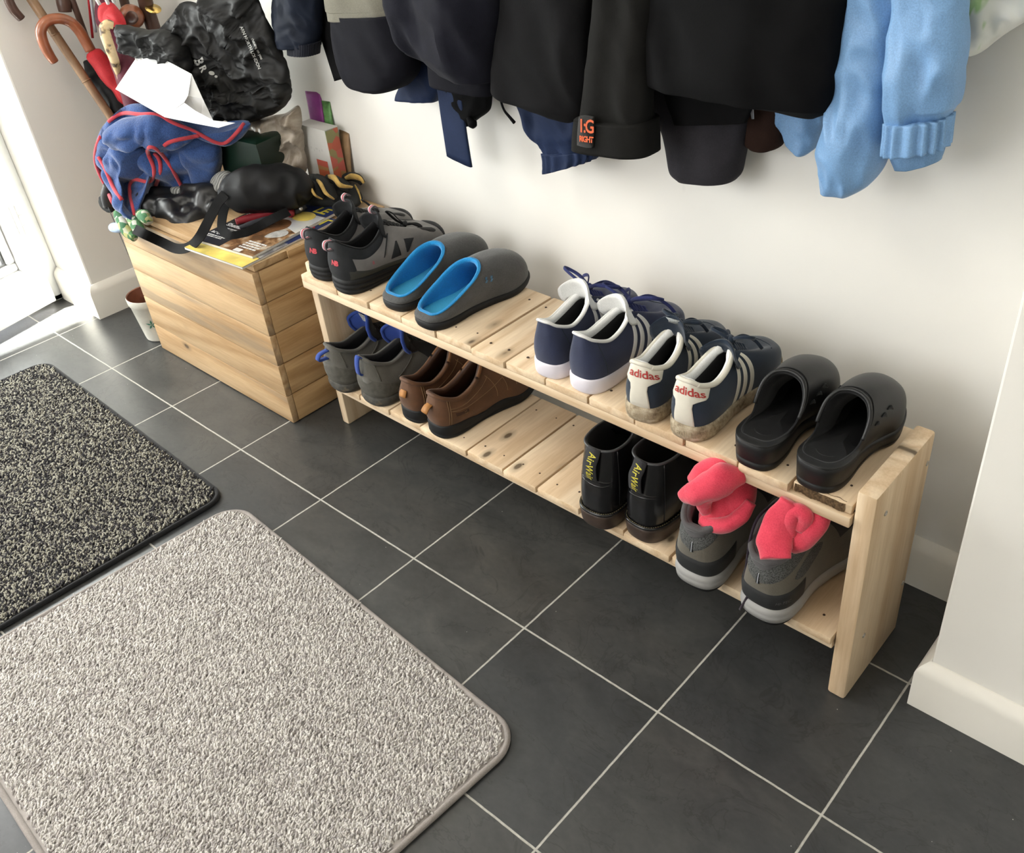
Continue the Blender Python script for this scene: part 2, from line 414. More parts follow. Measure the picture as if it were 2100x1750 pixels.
# ================================================================== shoe rack
PINE = mat_wood('pale_pine', (.80, .64, .45, 1), (.62, .44, .27, 1), 1, 4.0, True)
PINE_X = mat_wood('pale_pine_rail', (.80, .645, .46, 1), (.64, .46, .285, 1), 0, 4.0, False)
PINE_Z = mat_wood('pale_pine_upright', (.79, .635, .45, 1), (.62, .445, .275, 1), 2, 4.0, True, nrm=0)
BARK = mat_plain('dark_bark', (.10, .062, .032, 1), .95, .2, var=.6, vs=260, bump=.6)
ZD, ZL = .452, .155
rack = thing('shoe_rack', 'long pale pine two-tier shoe rack of slatted boards standing along the white wall', 'shoe rack', (1.85, .34, 0))
O = np.array([1.85, .34, 0])
def rb(mb, a, b, bev=.0025): return mb.box(np.array(a) - O, np.array(b) - O, bev)
rb_ = MB(); rb(rb_, (2.552, .228, 0), (2.587, .448, .487), .006); rp = rb_.build('end_panel', PINE_Z, rack)
lb_ = MB(); rb(lb_, (1.120, .238, 0), (1.146, .448, .474), .005); lp = lb_.build('end_panel', PINE_Z, rack)
STEEL = mat_plain('steel', (.45, .43, .40, 1), .35, .5, metal=.9)
for (y, z) in ((.2723, .428), (.4316, .427), (.2716, .138), (.4316, .138)):
    V, F = loft([[(.0 + d, math.cos(a) * r, math.sin(a) * r) for a in np.linspace(0, 2 * PI, 14, endpoint=False)] for d, r in ((-.001, .0052), (.0012, .0050), (.0018, .0036), (.0006, .0020), (.0004, .0004))], True, False, True)
    mk('screw', V + np.array([2.587, y, z]) - O, F, STEEL, rp, True, 30)
xs = [1.124, 1.262, 1.372, 1.482, 1.592, 1.700, 1.796, 1.903, 2.012, 2.122, 2.232, 2.342, 2.441, 2.550]
rs = random.Random(3)
NAIL = mat_plain('rusty_nail_head', (.055, .032, .02, 1), .6, .3)
def nails(parent, x0, x1, y0, y1, z):
    g = MB()
    for y in (y0 + .040, y1 - .042):
        for q in (.22, .72):
            x = x0 + (x1 - x0) * (q + rs.uniform(-.06, .06)); yy = y + rs.uniform(-.006, .006); r_ = rs.uniform(.0022, .0032); a = np.linspace(0, 2 * PI, 9, endpoint=False)
            V = [(x + r_ * math.cos(t), yy + r_ * math.sin(t), z - .0006) for t in a] + [(x + r_ * .8 * math.cos(t), yy + r_ * .8 * math.sin(t), z + .0004) for t in a]
            g.add(np.array(V) - O, gridF(2, 9, False, True) + [tuple(range(9, 18))])
    g.build('nail_heads', NAIL, parent)
for i in range(13):
    y0 = .2185 + rs.uniform(-.003, .003); y1 = .477 + rs.uniform(-.004, .004)
    x0, x1 = xs[i] + .0015, xs[i + 1] - .0015
    if i == 12: y0 = .2285
    b = MB(); rb(b, (x0, y0, ZD - .018), (x1, y1, ZD + rs.uniform(-.001, .001)), .0035)
    sl = b.build('shelf_slat', PINE, rack); nails(sl, x0, x1, y0, y1, ZD + .001)
    if i == 12:     # waney bark edge left on the last board
        b = MB(); yy = np.linspace(x0 + .004, x1 - .012, 30)
        P = [[(x, y0 - .0012 + .0006 * math.sin(x * 900), ZD - .0165 + .004 * mnoise.noise(Vector((x * 60, 0, 3)))), (x, y0 - .0026, ZD - .009), (x, y0 - .0005, ZD - .0015 + .002 * mnoise.noise(Vector((x * 90, 1, 0)))), (x, y0 + .006 + .004 * mnoise.noise(Vector((x * 70, 5, 0))), ZD + .0012)] for x in yy]
        V, F = loft(np.array(P) - O, False); mk('bark_edge', V, F, BARK, sl, True)
for i, (x0, x1) in enumerate([(1.148, 1.258), (1.261, 1.369), (1.372, 1.480), (1.483, 1.638), (1.641, 1.752), (1.756, 1.853), (1.857, 1.973), (1.977, 2.088), (2.092, 2.205), (2.209, 2.320), (2.324, 2.436), (2.440, 2.551)]):
    y0 = .215 + rs.uniform(-.004, .004)
    b = MB(); rb(b, (x0, y0, ZL - .018), (x1, .474 + rs.uniform(-.004, .004), ZL), .0035); nails(b.build('shelf_slat', PINE, rack), x0, x1, y0, .474, ZL)
for (y0, y1) in ((.2205, .242), (.446, .468)):
    b = MB(); rb(b, (1.119 if y0 < .3 else 1.147, y0, ZD - .040), (2.551, y1, ZD - .0182), .003); b.build('rail', PINE_X, rack)
    b = MB(); rb(b, (1.147, y0 + .004, ZL - .036), (2.551, y1, ZL - .0182), .003); b.build('rail', PINE_X, rack)

# ================================================================== pine chest
CR_F = mat_wood('golden_pine_front', (.61, .43, .25, 1), (.40, .245, .115, 1), 0, 4.5, True, (.26, .205, .145, 1), isl=.2, rough=.5, nrm=1)
CR_L = mat_wood('golden_pine_lid', (.61, .43, .25, 1), (.40, .245, .115, 1), 0, 4.5, True, (.26, .205, .145, 1), isl=.2, rough=.5, nrm=2)
CR_S = mat_wood('golden_pine_side', (.58, .39, .20, 1), (.37, .215, .09, 1), 1, 4.5, True, None, isl=.16, rough=.5, nrm=0)
chest = thing('storage_chest', 'golden pine plank chest with grey weathered streaks, piled with bags, left of the shoe rack', 'chest', (.69, .36, 0))
OC = np.array([.69, .36, 0])
def cb(mb, a, b, bev=.0016): return mb.box(np.array(a) - OC, np.array(b) - OC, bev)
zs_ = [.002, .0877, .1835, .272, .361, .449]
f_ = MB(); bk = MB(); s1 = MB(); s2 = MB()
for i in range(5):
    za, zb = zs_[i] + .0011, zs_[i + 1] - .0011
    cb(f_, (.357, .152, za), (1.021, .170, zb)); cb(bk, (.357, .545, za), (1.021, .563, zb))
    cb(s1, (1.003, .1705, za), (1.021, .5445, zb)); cb(s2, (.357, .1705, za), (.375, .5445, zb))
f_.build('front_panel', CR_F, chest); bk.build('back_panel', CR_F, chest); s1.build('side_panel', CR_S, chest); s2.build('side_panel', CR_S, chest)
ld = MB()
for j in range(4): cb(ld, (.353, .160 + j * .1035, .451), (1.0225, .160 + (j + 1) * .1035 - .0008, .469))
ld.build('lid', CR_L, chest)
b = MB(); cb(b, (1.0226, .256, .4485), (1.0275, .314, .4685), .001); b.build('lid_catch', CR_S, chest)
b = MB(); cb(b, (.375, .170, .004), (1.003, .545, .016)); b.build('base', CR_S, chest)

# ================================================================== rugs
def fastmesh(name, V, quads, mat, parent):
    me = bpy.data.meshes.new(name); V = np.asarray(V, np.float32); Q = np.asarray(quads, np.int32)
    me.vertices.add(len(V)); me.vertices.foreach_set('co', V.ravel()); n = len(Q)
    me.loops.add(n * 4); me.loops.foreach_set('vertex_index', Q.ravel()); me.polygons.add(n)
    me.polygons.foreach_set('loop_start', np.arange(0, n * 4, 4, dtype=np.int32)); me.polygons.foreach_set('loop_total', np.full(n, 4, np.int32))
    me.polygons.foreach_set('use_smooth', np.ones(n, bool)); me.update(calc_edges=True); me.validate()
    o = bpy.data.objects.new(name, me); COL.objects.link(o); me.materials.append(mat); o.parent = parent; return o
def rrect(hx, hy, r, n=10):
    pts = []
    for cx, cy, a0 in ((hx - r, hy - r, 0), (-hx + r, hy - r, PI / 2), (-hx + r, -hy + r, PI), (hx - r, -hy + r, 1.5 * PI)):
        for a in np.linspace(a0, a0 + PI / 2, n): pts.append((cx + r * math.cos(a), cy + r * math.sin(a)))
    return np.array(pts)
def inside(p, hx, hy, r):
    q = np.abs(p) - np.array([hx - r, hy - r]); return np.linalg.norm(np.maximum(q, 0), axis=1) + np.minimum(q.max(1), 0) < r
def make_rug(name, label, c, size, rz, pilemat, bindmat, backmat, step, tuft_h, tuft_r, lean, rad=.06, seed=1):
    o = thing(name, label, 'rug', (c[0], c[1], 0), rz); hx, hy = size[0] / 2, size[1] / 2
    r2 = np.random.default_rng(seed)
    out = rrect(hx, hy, rad)
    rings = [[(x * s_, y * s_, z) for x, y in out] for s_, z in ((.9985, .0005), (1, .0030), (.999, .0062), (.990, .0075))]
    V, F = loft(rings, True, True, True); mk('backing', V, F, backmat, o, True, 40)
    bp_ = [(x, y, .0062) for x, y in rrect(hx - .003, hy - .003, rad)]
    V, F = tubegeo(bp_, .0058, 10, 1, True); mk('edge_binding', V, F, bindmat, o)
    nx, ny = int(size[0] / step), int(size[1] / step)
    gx, gy = np.meshgrid((np.arange(nx) + .5) / nx * size[0] - hx, (np.arange(ny) + .5) / ny * size[1] - hy)
    p = np.stack([gx.ravel(), gy.ravel()], 1) + r2.uniform(-.5, .5, (nx * ny, 2)) * step
    p = p[inside(p, hx - .013, hy - .013, rad - .008)]; n = len(p)
    big = np.array([mnoise.noise(Vector(((a * .85 + b * .53) * 7, (b * .85 - a * .53) * 45, seed))) for a, b in p])
    az = r2.normal(lean[0], .65, n); ln = np.abs(r2.normal(lean[1], .35, n)); h = tuft_h * (1 + r2.normal(0, .15, n) + .45 * big)
    d = np.stack([np.cos(az), np.sin(az)], 1)
    rr = tuft_r * r2.uniform(.8, 1.25, n); V = np.zeros((n, 13, 3))
    for kx, (f, rf, bend) in enumerate(((0, .8, 0), (.5, 1.15, .35), (.92, .8, 1.0))):
        cxy = p + d * (h * ln * bend)[:, None]; z = .006 + h * f * (1 - .28 * bend * np.minimum(ln, 1.2))
        for j in range(4):
            a = j * PI / 2 + az
            V[:, kx * 4 + j, 0] = cxy[:, 0] + np.cos(a) * rr * rf; V[:, kx * 4 + j, 1] = cxy[:, 1] + np.sin(a) * rr * rf; V[:, kx * 4 + j, 2] = z
    V[:, 12, :2] = p + d * (h * ln * 1.12)[:, None]; V[:, 12, 2] = .006 + h * (.98 - .28 * np.minimum(ln, 1.2))
    Q = []
    for kx in range(2):
        for j in range(4): Q.append((kx * 4 + j, kx * 4 + (j + 1) % 4, kx * 4 + 4 + (j + 1) % 4, kx * 4 + 4 + j))
    Q.append((8, 9, 10, 11))
    Q = np.array(Q); QQ = (Q[None] + (np.arange(n) * 12)[:, None, None]).reshape(-1, 4)
    fastmesh('pile', V[:, :12].reshape(-1, 3), QQ, pilemat, o)
    return o
def mat_pile(name, stops, rough=.9):
    t = NT(name); g = t.n('ShaderNodeNewGeometry'); v = t.coords((5, 14, 1))
    f = t.math('ADD', t.math('MULTIPLY', g.outputs['Random Per Island'], .8), t.math('MULTIPLY', t.noise(v, 5, 4, .65), .4))
    t.color(t.ramp(f, stops)); t.rough(rough); t.b.inputs['Specular IOR Level'].default_value = .2; t.b.inputs['Sheen Weight'].default_value = .2; return t.m
GREYP = mat_pile('grey_pile', [(.2, (.30, .272, .262, 1)), (.5, (.45, .42, .395, 1)), (.85, (.60, .57, .53, 1))])
t_ = NT('black_fleck_pile'); g_ = t_.n('ShaderNodeNewGeometry'); v_ = t_.coords((105, 190, 1))
f_ = t_.math('ADD', t_.math('MULTIPLY', g_.outputs['Random Per Island'], .42), t_.math('MULTIPLY', t_.noise(v_, 1.0, 3, .7), .95))
t_.color(t_.ramp(f_, [(.0, (.012, .012, .013, 1)), (.64, (.016, .015, .017, 1)), (.69, (.06, .05, .06, 1)), (.75, (.24, .23, .185, 1)), (1, (.36, .345, .285, 1))])); t_.rough(.9); t_.b.inputs['Specular IOR Level'].default_value = .2
BLACKP = t_.m
make_rug('grey_shag_rug', 'pale grey shaggy rug with rounded corners on the slate tiles in front', (1.660, -.507), (.992, .688), math.radians(-3.4), GREYP,
         mat_fabric('grey_binding', (.30, .27, .25, 1)), mat_plain('grey_backing', (.36, .33, .31, 1), .95), .0035, .0085, .00205, (2.2, .8), .062, 4)
make_rug('black_fleck_rug', 'black rug flecked with grey, black bound edge, lying nearer the front door', (.628, -.463), (1.003, .69), math.radians(-1.8), BLACKP,
         mat_fabric('black_binding', (.008, .008, .009, 1)), mat_plain('black_backing', (.012, .012, .013, 1), .95), .0037, .0085, .0022, (2.4, .8), .045, 9)
# ================================================================== shoes
OUT = np.array([(0, 0), (.22, .018), (.35, .085), (.385, .20), (.365, .37), (.42, .55), (.50, .705), (.465, .84), (.30, .955),
                (-.03, 1.0), (-.29, .958), (-.44, .86), (-.485, .72), (-.40, .57), (-.315, .40), (-.35, .22), (-.335, .09), (-.22, .018)])
NC, NS = 18, 6                       # control points round the shoe (0 = heel, 9 = toe), samples per span
class Shoe:
    """x to the side (outer side +x before mirroring), y from heel to toe, z up"""
    def __init__(s, name, label, loc, rz, side, L, W, zs, zt, top, group, bulge=.006, wheel=1.0, heel_lean=.0, toe=(.9, .12), spring=.012, throat_d=.5):
        s.side, s.L, s.W, s.spring = side, L, W, spring
        s.root = thing(name, label, 'shoe', loc, rz, group)
        o = OUT.copy(); f = np.clip(1 - o[:, 1] / .45, 0, 1); o[:, 0] *= 1 + (wheel - 1) * f
        s.out = np.stack([o[:, 0] * W, o[:, 1] * L, np.zeros(NC)], 1)
        s.zs, s.zt = zs, zt                                   # sole top height at heel and at toe
        B = s.out.copy(); B[:, 2] = s.sole_z(B[:, 1])
        T = np.array(top, float)
        if len(T) == 10: T = np.vstack([T, T[1:9][::-1] * np.array([-1, 1, 1])])
        T = T * np.array([W, L, 1]); s.B, s.T = B, T
        tau = np.array([0, 0, 0, 0, .05, .25, .55, .85, 1, 1, 1, .85, .55, .25, .05, 0, 0, 0])
        d = T[:, :2] - B[:, :2]; h = (T[:, 2] - B[:, 2])[:, None]
        nrm = s.normals2(B[:, :2])
        P1 = B.copy(); P2 = T.copy()
        a = .42 + (toe[0] - .42) * tau; b = .35 + (toe[1] - .35) * tau
        P1[:, 2:] += h * a[:, None]; P1[:, :2] += nrm * (bulge * (1 - .3 * tau))[:, None]
        P1[0, 1] -= heel_lean; P1[1, 1] -= heel_lean * .8; P1[17, 1] -= heel_lean * .8
        P2[:, 2:] -= h * b[:, None]; P2[:, :2] -= d * (.35 + (throat_d - .35) * tau)[:, None]
        P2[:, :2] += nrm * (bulge * .5 * (1 - tau))[:, None]
        s.ctrl = [cr(X, 1, True) for X in (B, P1, P2, T)]
        s.dense = [cr(X, 40, True) for X in (B, P1, P2, T)]
    def sole_z(s, y): 
        q = np.clip(y / s.L, 0, 1); return s.zs + (s.zt - s.zs) * np.clip((q - .1) / .6, 0, 1) + s.spring * np.clip((q - .72) / .28, 0, 1) ** 1.8
    def bot_z(s, y):
        q = np.clip(y / s.L, 0, 1); return s.spring * np.clip((q - .72) / .28, 0, 1) ** 1.8
    @staticmethod
    def normals2(P):
        t = np.roll(P, -1, 0) - np.roll(P, 1, 0); t /= np.linalg.norm(t, axis=1)[:, None] + 1e-9
        return np.stack([t[:, 1], -t[:, 0]], 1)
    def _at(s, arr, t):
        x = (np.asarray(t, float) % NC) * 40; i = np.floor(x).astype(int); f = (x - i)[..., None]
        return arr[i % (NC * 40)] * (1 - f) + arr[(i + 1) % (NC * 40)] * f
    def P(s, t, v):
        t, v = np.broadcast_arrays(np.asarray(t, float), np.asarray(v, float))
        p = [s._at(a, t) for a in s.dense]; w = v[..., None]
        return p[0] * (1 - w) ** 3 + 3 * p[1] * w * (1 - w) ** 2 + 3 * p[2] * w * w * (1 - w) + p[3] * w ** 3
    def N(s, t, v):
        e = .03; du = s.P(np.asarray(t) + e, v) - s.P(np.asarray(t) - e, v)
        v0, v1 = np.clip(np.asarray(v) - .01, 0, 1), np.clip(np.asarray(v) + .01, 0, 1)
        dv = s.P(t, v1) - s.P(t, v0); n = np.cross(du, dv); n /= np.linalg.norm(n, axis=-1)[..., None] + 1e-12
        return n
    def mir(s, V):
        V = np.array(V, float).reshape(-1, 3)
        if s.side < 0: V[:, 0] *= -1
        return V
    def mk(s, name, V, F, mat, parent=None, smooth=True, sharp=None):
        if s.side < 0: F = [tuple(f)[::-1] for f in F]
        return mk(name, s.mir(V), F, mat, parent or s.root, smooth, sharp)
    # ---- standard parts
    def upper(s, mat, nv=22, v0=0.0):
        t = np.linspace(0, NC, NC * NS, endpoint=False); v = np.linspace(v0, 1, nv)
        R = s.P(t[None, :], v[:, None])
        low = R[:1].copy(); low[..., 2] -= .006
        V, F = loft(np.concatenate([low, R]), True); return s.mk('upper', V, F, mat)
    def lining(s, mat, inz, collar=.005, depth=.5, name='lining', inset=.80, lower=None):
        t = np.linspace(0, NC, NC * NS, endpoint=False)
        T = s.P(t, 1.0); n = s.normals2(T[:, :2]); B = s.P(t, 0.0)
        c = s.out[:, :2].mean(0)
        def ins(P, d): 
            Q = P.copy(); Q[:, :2] -= n * d; return Q
        r1 = T.copy(); r1[:, 2] += collar * .35; r1[:, :2] += n * collar * .05
        r2 = ins(T, collar * .55); r2[:, 2] += collar * .75
        r3 = ins(T, collar * 1.15); r3[:, 2] += collar * .3
        r4 = ins(T, collar * 1.35); r4[:, 2] -= collar * .9
        Bi = B.copy(); Bi[:, 0] *= inset; Bi[:, 1] = s.L * .5 + (Bi[:, 1] - s.L * .5) * (1 - (1 - inset) * .38); Bi[:, 2] = np.maximum(inz, B[:, 2] * 0 + inz)
        mid = r4 * .45 + Bi * .55; mid[:, 2] = r4[:, 2] * .5 + Bi[:, 2] * .5
        nb = s.normals2(Bi[:, :2]); mid[:, :2] += nb * .004
        s.Bi = Bi
        if lower:
            m2_ = r4 * .7 + mid * .3; V, F = loft([m2_, mid, Bi], True); s.mk('inner_lining', V, F, lower); V, F = loft([T, r1, r2, r3, r4, m2_], True)
        else: V, F = loft([T, r1, r2, r3, r4, mid, Bi], True)
        return s.mk(name, V, F, mat)
    def insole(s, mat, z=None, name='insole', dome=.0):
        R = s.Bi.copy(); 
        if z is not None: R[:, 2] = z
        c = np.array([0, s.L * .5, R[:, 2].mean() - .002])
        rings = [R, c + (R - c) * np.array([.8, .9, 1]) - np.array([0, 0, dome]), c + (R - c) * np.array([.3, .5, 1]) - np.array([0, 0, dome * 1.3])]
        V, F = loft(rings, True, False, True); return s.mk(name, V, F, mat)
    def sole(s, mat, prof, name='sole', hfun=None, bottom=True):
        """prof: (fraction of local sole height 0..1, outward offset)"""
        O = cr(s.out, NS, True); n = s.normals2(O[:, :2]); rings = []
        top = s.sole_z(O[:, 1]) if hfun is None else hfun(O[:, 1]); bot = s.bot_z(O[:, 1])
        for f, off in prof:
            R = O.copy(); R[:, :2] += n * off; R[:, 2] = bot + (top - bot) * f; rings.append(R)
        V, F = loft(rings, True, bottom, True); return s.mk(name, V, F, mat)
    def patch(s, name, mat, t0, t1, vlo, vhi, off=.0009, nt=None, nv=8, parent=None, soft=True):
        """panel laid on the upper between heights vlo(t) and vhi(t); t may be warped by passing functions"""
        nt = nt or max(6, int(abs(t1 - t0) * 6)); u = np.linspace(0, 1, nt)
        lo = np.array([vlo(x) if callable(vlo) else vlo for x in u]); hi = np.array([vhi(x) if callable(vhi) else vhi for x in u])
        w = np.linspace(0, 1, nv)
        tt = (t0 + (t1 - t0) * u)[:, None] + np.zeros(nv)[None]; vv = lo[:, None] + (hi - lo)[:, None] * w[None]
        return s._patch(name, mat, tt, vv, off, parent)
    def _patch(s, name, mat, tt, vv, off, parent=None):
        p = s.P(tt, np.clip(vv, 0, 1)); n = s.N(tt, np.clip(vv, 0, 1)); q = p + n * off
        edge = np.zeros(q.shape[:2], bool); edge[0] = edge[-1] = True; edge[:, 0] = edge[:, -1] = True
        q[edge] = p[edge] + n[edge] * off * .15
        nu, nv = q.shape[:2]; return s.mk(name, q.reshape(-1, 3), gridF(nu, nv), mat, parent)
    def slant(s, name, mat, tb, tt_, wb, wt, vlo, vhi, off=.001, parent=None, curve=0.0):
        """a stripe running up the side: centre t from tb (at vlo) to tt_ (at vhi), widths wb, wt in t units"""
        nv = 14; w = np.linspace(0, 1, nv); c = tb + (tt_ - tb) * w + curve * np.sin(w * PI); wd = wb + (wt - wb) * w
        u = np.linspace(-.5, .5, 6); tt = c[None] + u[:, None] * wd[None]; vv = np.zeros_like(tt) + (vlo + (vhi - vlo) * w)[None]
        return s._patch(name, mat, tt, vv, off, parent)
    def decal(s, name, mat, geo, t0, v0, off=.0014, ang=0.0, parent=None, flip=None):
        """lettering or a mark wrapped on the upper; geo in metres, reads left to right for someone facing that side"""
        V, F = geo; V = V.copy(); e = .02
        pt = np.linalg.norm(s.P(t0 + e, v0) - s.P(t0 - e, v0)) / (2 * e); pv = np.linalg.norm(s.P(t0, min(v0 + .02, 1)) - s.P(t0, v0 - .02)) / (min(v0 + .02, 1) - v0 + .02)
        ca, sa = math.cos(ang), math.sin(ang); a = V[:, 0] * ca - V[:, 1] * sa; b = V[:, 0] * sa + V[:, 1] * ca
        t = t0 + (flip or s.side) * a / pt; v = np.clip(v0 + b / pv, 0, 1)
        p = s.P(t, v) + s.N(t, v) * off
        return s.mk(name, p, F, mat, parent)
    def loop(s, name, mat, v0, v1, out, w=.012, th=.0022, t0=0.0, rise=.0):
        """pull loop sewn on at the back of the heel"""
        a, b = s.P(t0, v0), s.P(t0, v1); n = np.array([0, -1, 0])
        pts = [a + n * .0005, a + n * out * .75 + (b - a) * .12, (a + b) / 2 + n * out + np.array([0, 0, rise]), b + n * out * .8 + np.array([0, 0, rise]), b + n * .0004 + np.array([0, 0, rise * .3])]
        V, F = ribbongeo(pts, w, th, (1, 0, 0)); return s.mk(name, V, F, mat)
    def tongue(s, mat, y0, z0, y1, z1, w0, w1, th=.007, arch=.014, liner=None, ymid=None, zmid=None, tilt=0.0):
        """padded tongue rising from the throat (y0, z0) through the collar gap to its rounded free end (y1, z1); y as fractions of L"""
        ym = ymid if ymid is not None else y0 * .40 + y1 * .60; zm = zmid if zmid is not None else z0 * .45 + z1 * .55
        ctrl = cr([(0, y0 * s.L, z0), (0, (y0 * .5 + ym * .5) * s.L, z0 * .5 + zm * .5 + .002), (0, ym * s.L, zm), (0, (ym * .45 + y1 * .55) * s.L, zm * .45 + z1 * .55 + .001), (0, y1 * s.L, z1)], 7)
        T, _, _ = frames(ctrl); nrm = np.cross(T, [1, 0, 0]); nrm *= np.sign(nrm[:, 1:2] + nrm[:, 2:3])
        n = len(ctrl); q = np.linspace(0, 1, n); ws = w0 + (w1 - w0) * np.clip(q / .6, 0, 1)
        ws = ws * np.sqrt(np.clip(1 - np.clip((q - .74) / .262, 0, 1) ** 2.6, .0, 1)) + .0015
        ar = arch * np.clip(q / .5, .25, 1) * (ws / w1) ** 2; u = np.linspace(-1, 1, 17); tl = np.array([tilt, 0, 0])
        def lay(sg): return np.array([[c + np.array([x * w, 0, 0]) + tl * qq ** 2 + nn * (-(abs(x) ** 2) * a_ + sg * th / 2 * (1 - abs(x) ** 3) * min(1, (1 - qq) * 9 + .25)) for x in u] for c, w, nn, a_, qq in zip(ctrl, ws, nrm, ar, q)])
        top, bot = lay(1), lay(-1)
        V, F = loft([np.vstack([a, b[::-1][1:-1]]) for a, b in zip(top, bot)], True, True, True)
        s.tng = s.mk('tongue', V, F, mat); s.tctrl, s.tnrm = ctrl + tl * q[:, None] ** 2, nrm
        s.tedge = np.vstack([top[int(n * .5):, 0], top[int(n * .5):, -1][::-1]]) * .5 + np.vstack([bot[int(n * .5):, 0], bot[int(n * .5):, -1][::-1]]) * .5
        if liner:
            V, F = loft(bot[8:] - nrm[8:, None] * .0008, False); s.mk('tongue_lining', V, F, liner, s.tng)
        return s.tng
    def tongue_edge(s, mat, r):
        V, F = tubegeo(s.tedge, r, 10, 2); return s.mk('tongue_edge', V, F, mat, s.tng)
    def inv(s, y, z):
        """(t, v) on the outer side for a side-view point (y, z)"""
        if not hasattr(s, 'grid'):
            tt, vv = np.meshgrid(np.linspace(.6, 8.6, 260), np.linspace(0, 1, 90), indexing='ij'); s.grid = (tt, vv, s.P(tt, vv))
        tt, vv, Pg = s.grid; y, z = np.broadcast_arrays(np.asarray(y, float), np.asarray(z, float)); out = np.zeros(y.shape + (2,))
        for i in np.ndindex(y.shape):
            d = (Pg[..., 1] - y[i]) ** 2 + (Pg[..., 2] - z[i]) ** 2; w = 1 / (d + 1e-7) ** 2; k_ = np.argpartition(d.ravel(), 6)[:6]; ww = w.ravel()[k_]
            out[i] = ((tt.ravel()[k_] * ww).sum() / ww.sum(), (vv.ravel()[k_] * ww).sum() / ww.sum())
        return out[..., 0], out[..., 1]
    def quad(s, name, mat, c, off=.0014, inner=False, n=8):
        """four-cornered panel on the side given as side-view points (y, z): bottom-left, bottom-right, top-right, top-left"""
        c = np.array(c, float); u, w = np.meshgrid(np.linspace(0, 1, n), np.linspace(0, 1, n), indexing='ij')
        q = (c[0] * ((1 - u) * (1 - w))[..., None] + c[1] * (u * (1 - w))[..., None] + c[2] * (u * w)[..., None] + c[3] * ((1 - u) * w)[..., None])
        t, v = s.inv(q[..., 0], q[..., 1]); return s._patch(name, mat, 18 - t if inner else t, v, off)
    def laces(s, mat, ts, v, r=.0022, flat=.6, lift=.004, bow=None, seed=0):
        """criss-cross laces between the two eyelet rows; ts = positions on the outer side, mirrored to the inner"""
        g = MB(); pts = []
        for i, t in enumerate(ts):
            a, b = s.P(t, v), s.P(18 - t, v); pts.append((a + s.N(t, v) * .001, b + s.N(18 - t, v) * .001))
        up = np.array([0, .25, 1.0])
        for i in range(len(pts)):
            a, b = pts[i]; m_ = (a + b) / 2 + np.array([0, 0, lift])
            V, F = tubegeo([a, a * .7 + b * .3 + np.array([0, 0, lift * .8]), m_, a * .3 + b * .7 + np.array([0, 0, lift * .8]), b], r, 8, 5, False, flat, True, up); g.add(V, F)
            if i + 1 < len(pts):
                for p, q in ((pts[i][0], pts[i + 1][1]), (pts[i][1], pts[i + 1][0])):
                    mm = (p + q) / 2 + np.array([0, 0, lift * 1.6]); V, F = tubegeo([p, p * .6 + mm * .4 + np.array([0, 0, .001]), mm, q * .6 + mm * .4 + np.array([0, 0, .001]), q], r, 8, 5, False, flat, True, up); g.add(V, F)
        if bow:
            c = (pts[-1][0] + pts[-1][1]) / 2 + np.array([0, .004, lift + .004]); 
            V, F = tubegeo([c + np.array(x) for x in ((-.007, 0, 0), (-.002, .003, .003), (.003, -.002, .003), (.007, 0, 0))], r * 2.0, 8, 4); g.add(V, F)
            for L_ in bow:
                V, F = tubegeo([c + np.array(x) for x in L_], r * 1.15, 8, 7, False, .45, True); g.add(V, F)
        V = np.concatenate(g.V); return s.mk('laces', V, g.F, mat)

LACE_TOP = lambda hz, mz, fz, tz, yb=.03, slot=.11: [(0, yb, hz), (.13, yb + .008, hz - .001), (.225, yb + .055, hz - .012), (.265, .20, mz), (.262, .31, mz + .005), (.21, .40, fz - .008), (slot + .02, .455, fz), (slot, .54, (fz + tz) / 2), (slot * .75, .635, tz), (0, .66, tz - .002)]
def bow_loops(sc=1.0, tilt=0.0):
    q = lambda *p: [(x * sc, y * sc, z * sc) for x, y, z in p]
    return [q((0, 0, 0), (.018, -.006, .014), (.040, .002, .018), (.044, .016, .010), (.024, .014, .006), (0, .002, .001)),
            q((0, 0, 0), (-.020, -.008, .012), (-.042, -.004, .014), (-.045, .010, .008), (-.024, .012, .006), (0, .002, .001)),
            q((.001, 0, 0), (.014, .022, .004), (.034, .036, -.008), (.046, .046, -.028)), q((-.001, 0, 0), (-.016, .020, .004), (-.034, .032, -.010), (-.044, .040, -.028))]
BLK_IN = mat_fabric('black_lining', (.006, .006, .007, 1), .2, .3)
# ---- materials of the shoes
NBK = mat_plain('black_nubuck', (.017, .018, .020, 1), .75, .3, var=.2, bump=.25, bs=700)
NBG = mat_plain('grey_suede', (.175, .165, .157, 1), .85, .25, .2, var=.14, bump=.3, bs=800)
NBD = mat_plain('dark_olive_rubber', (.036, .036, .030, 1), .7, .35, var=.15)
RUB = mat_plain('black_rubber', (.010, .010, .0105, 1), .65, .3, var=.2, bump=.2, bs=300)
RED = mat_plain('red_print', (.46, .045, .06, 1), .6)
WEB = NT('striped_webbing'); _v = WEB.coords(); _sp = WEB.n('ShaderNodeSeparateXYZ'); WEB.l(_v, _sp.inputs[0])
_a = WEB.math('ABSOLUTE', _sp.outputs[0]); WEB.color(WEB.ramp(WEB.math('MULTIPLY', _a, 100.0), [(.0, (.36, .05, .07, 1)), (.22, (.36, .05, .07, 1)), (.23, (.50, .47, .48, 1)), (.42, (.50, .47, .48, 1)), (.43, (.12, .10, .11, 1))])); WEB.rough(.8); WEB = WEB.m
FELT = mat_fabric('charcoal_felt', (.072, .072, .071, 1), .3, 1.0, 330, .25)
BLUEF = mat_fabric('blue_felt', (.0085, .225, .52, 1), .14, .9, 420, .3)
BLUEI = mat_fabric('blue_felt_insole', (.030, .33, .55, 1), .12, .6, 500, .2)
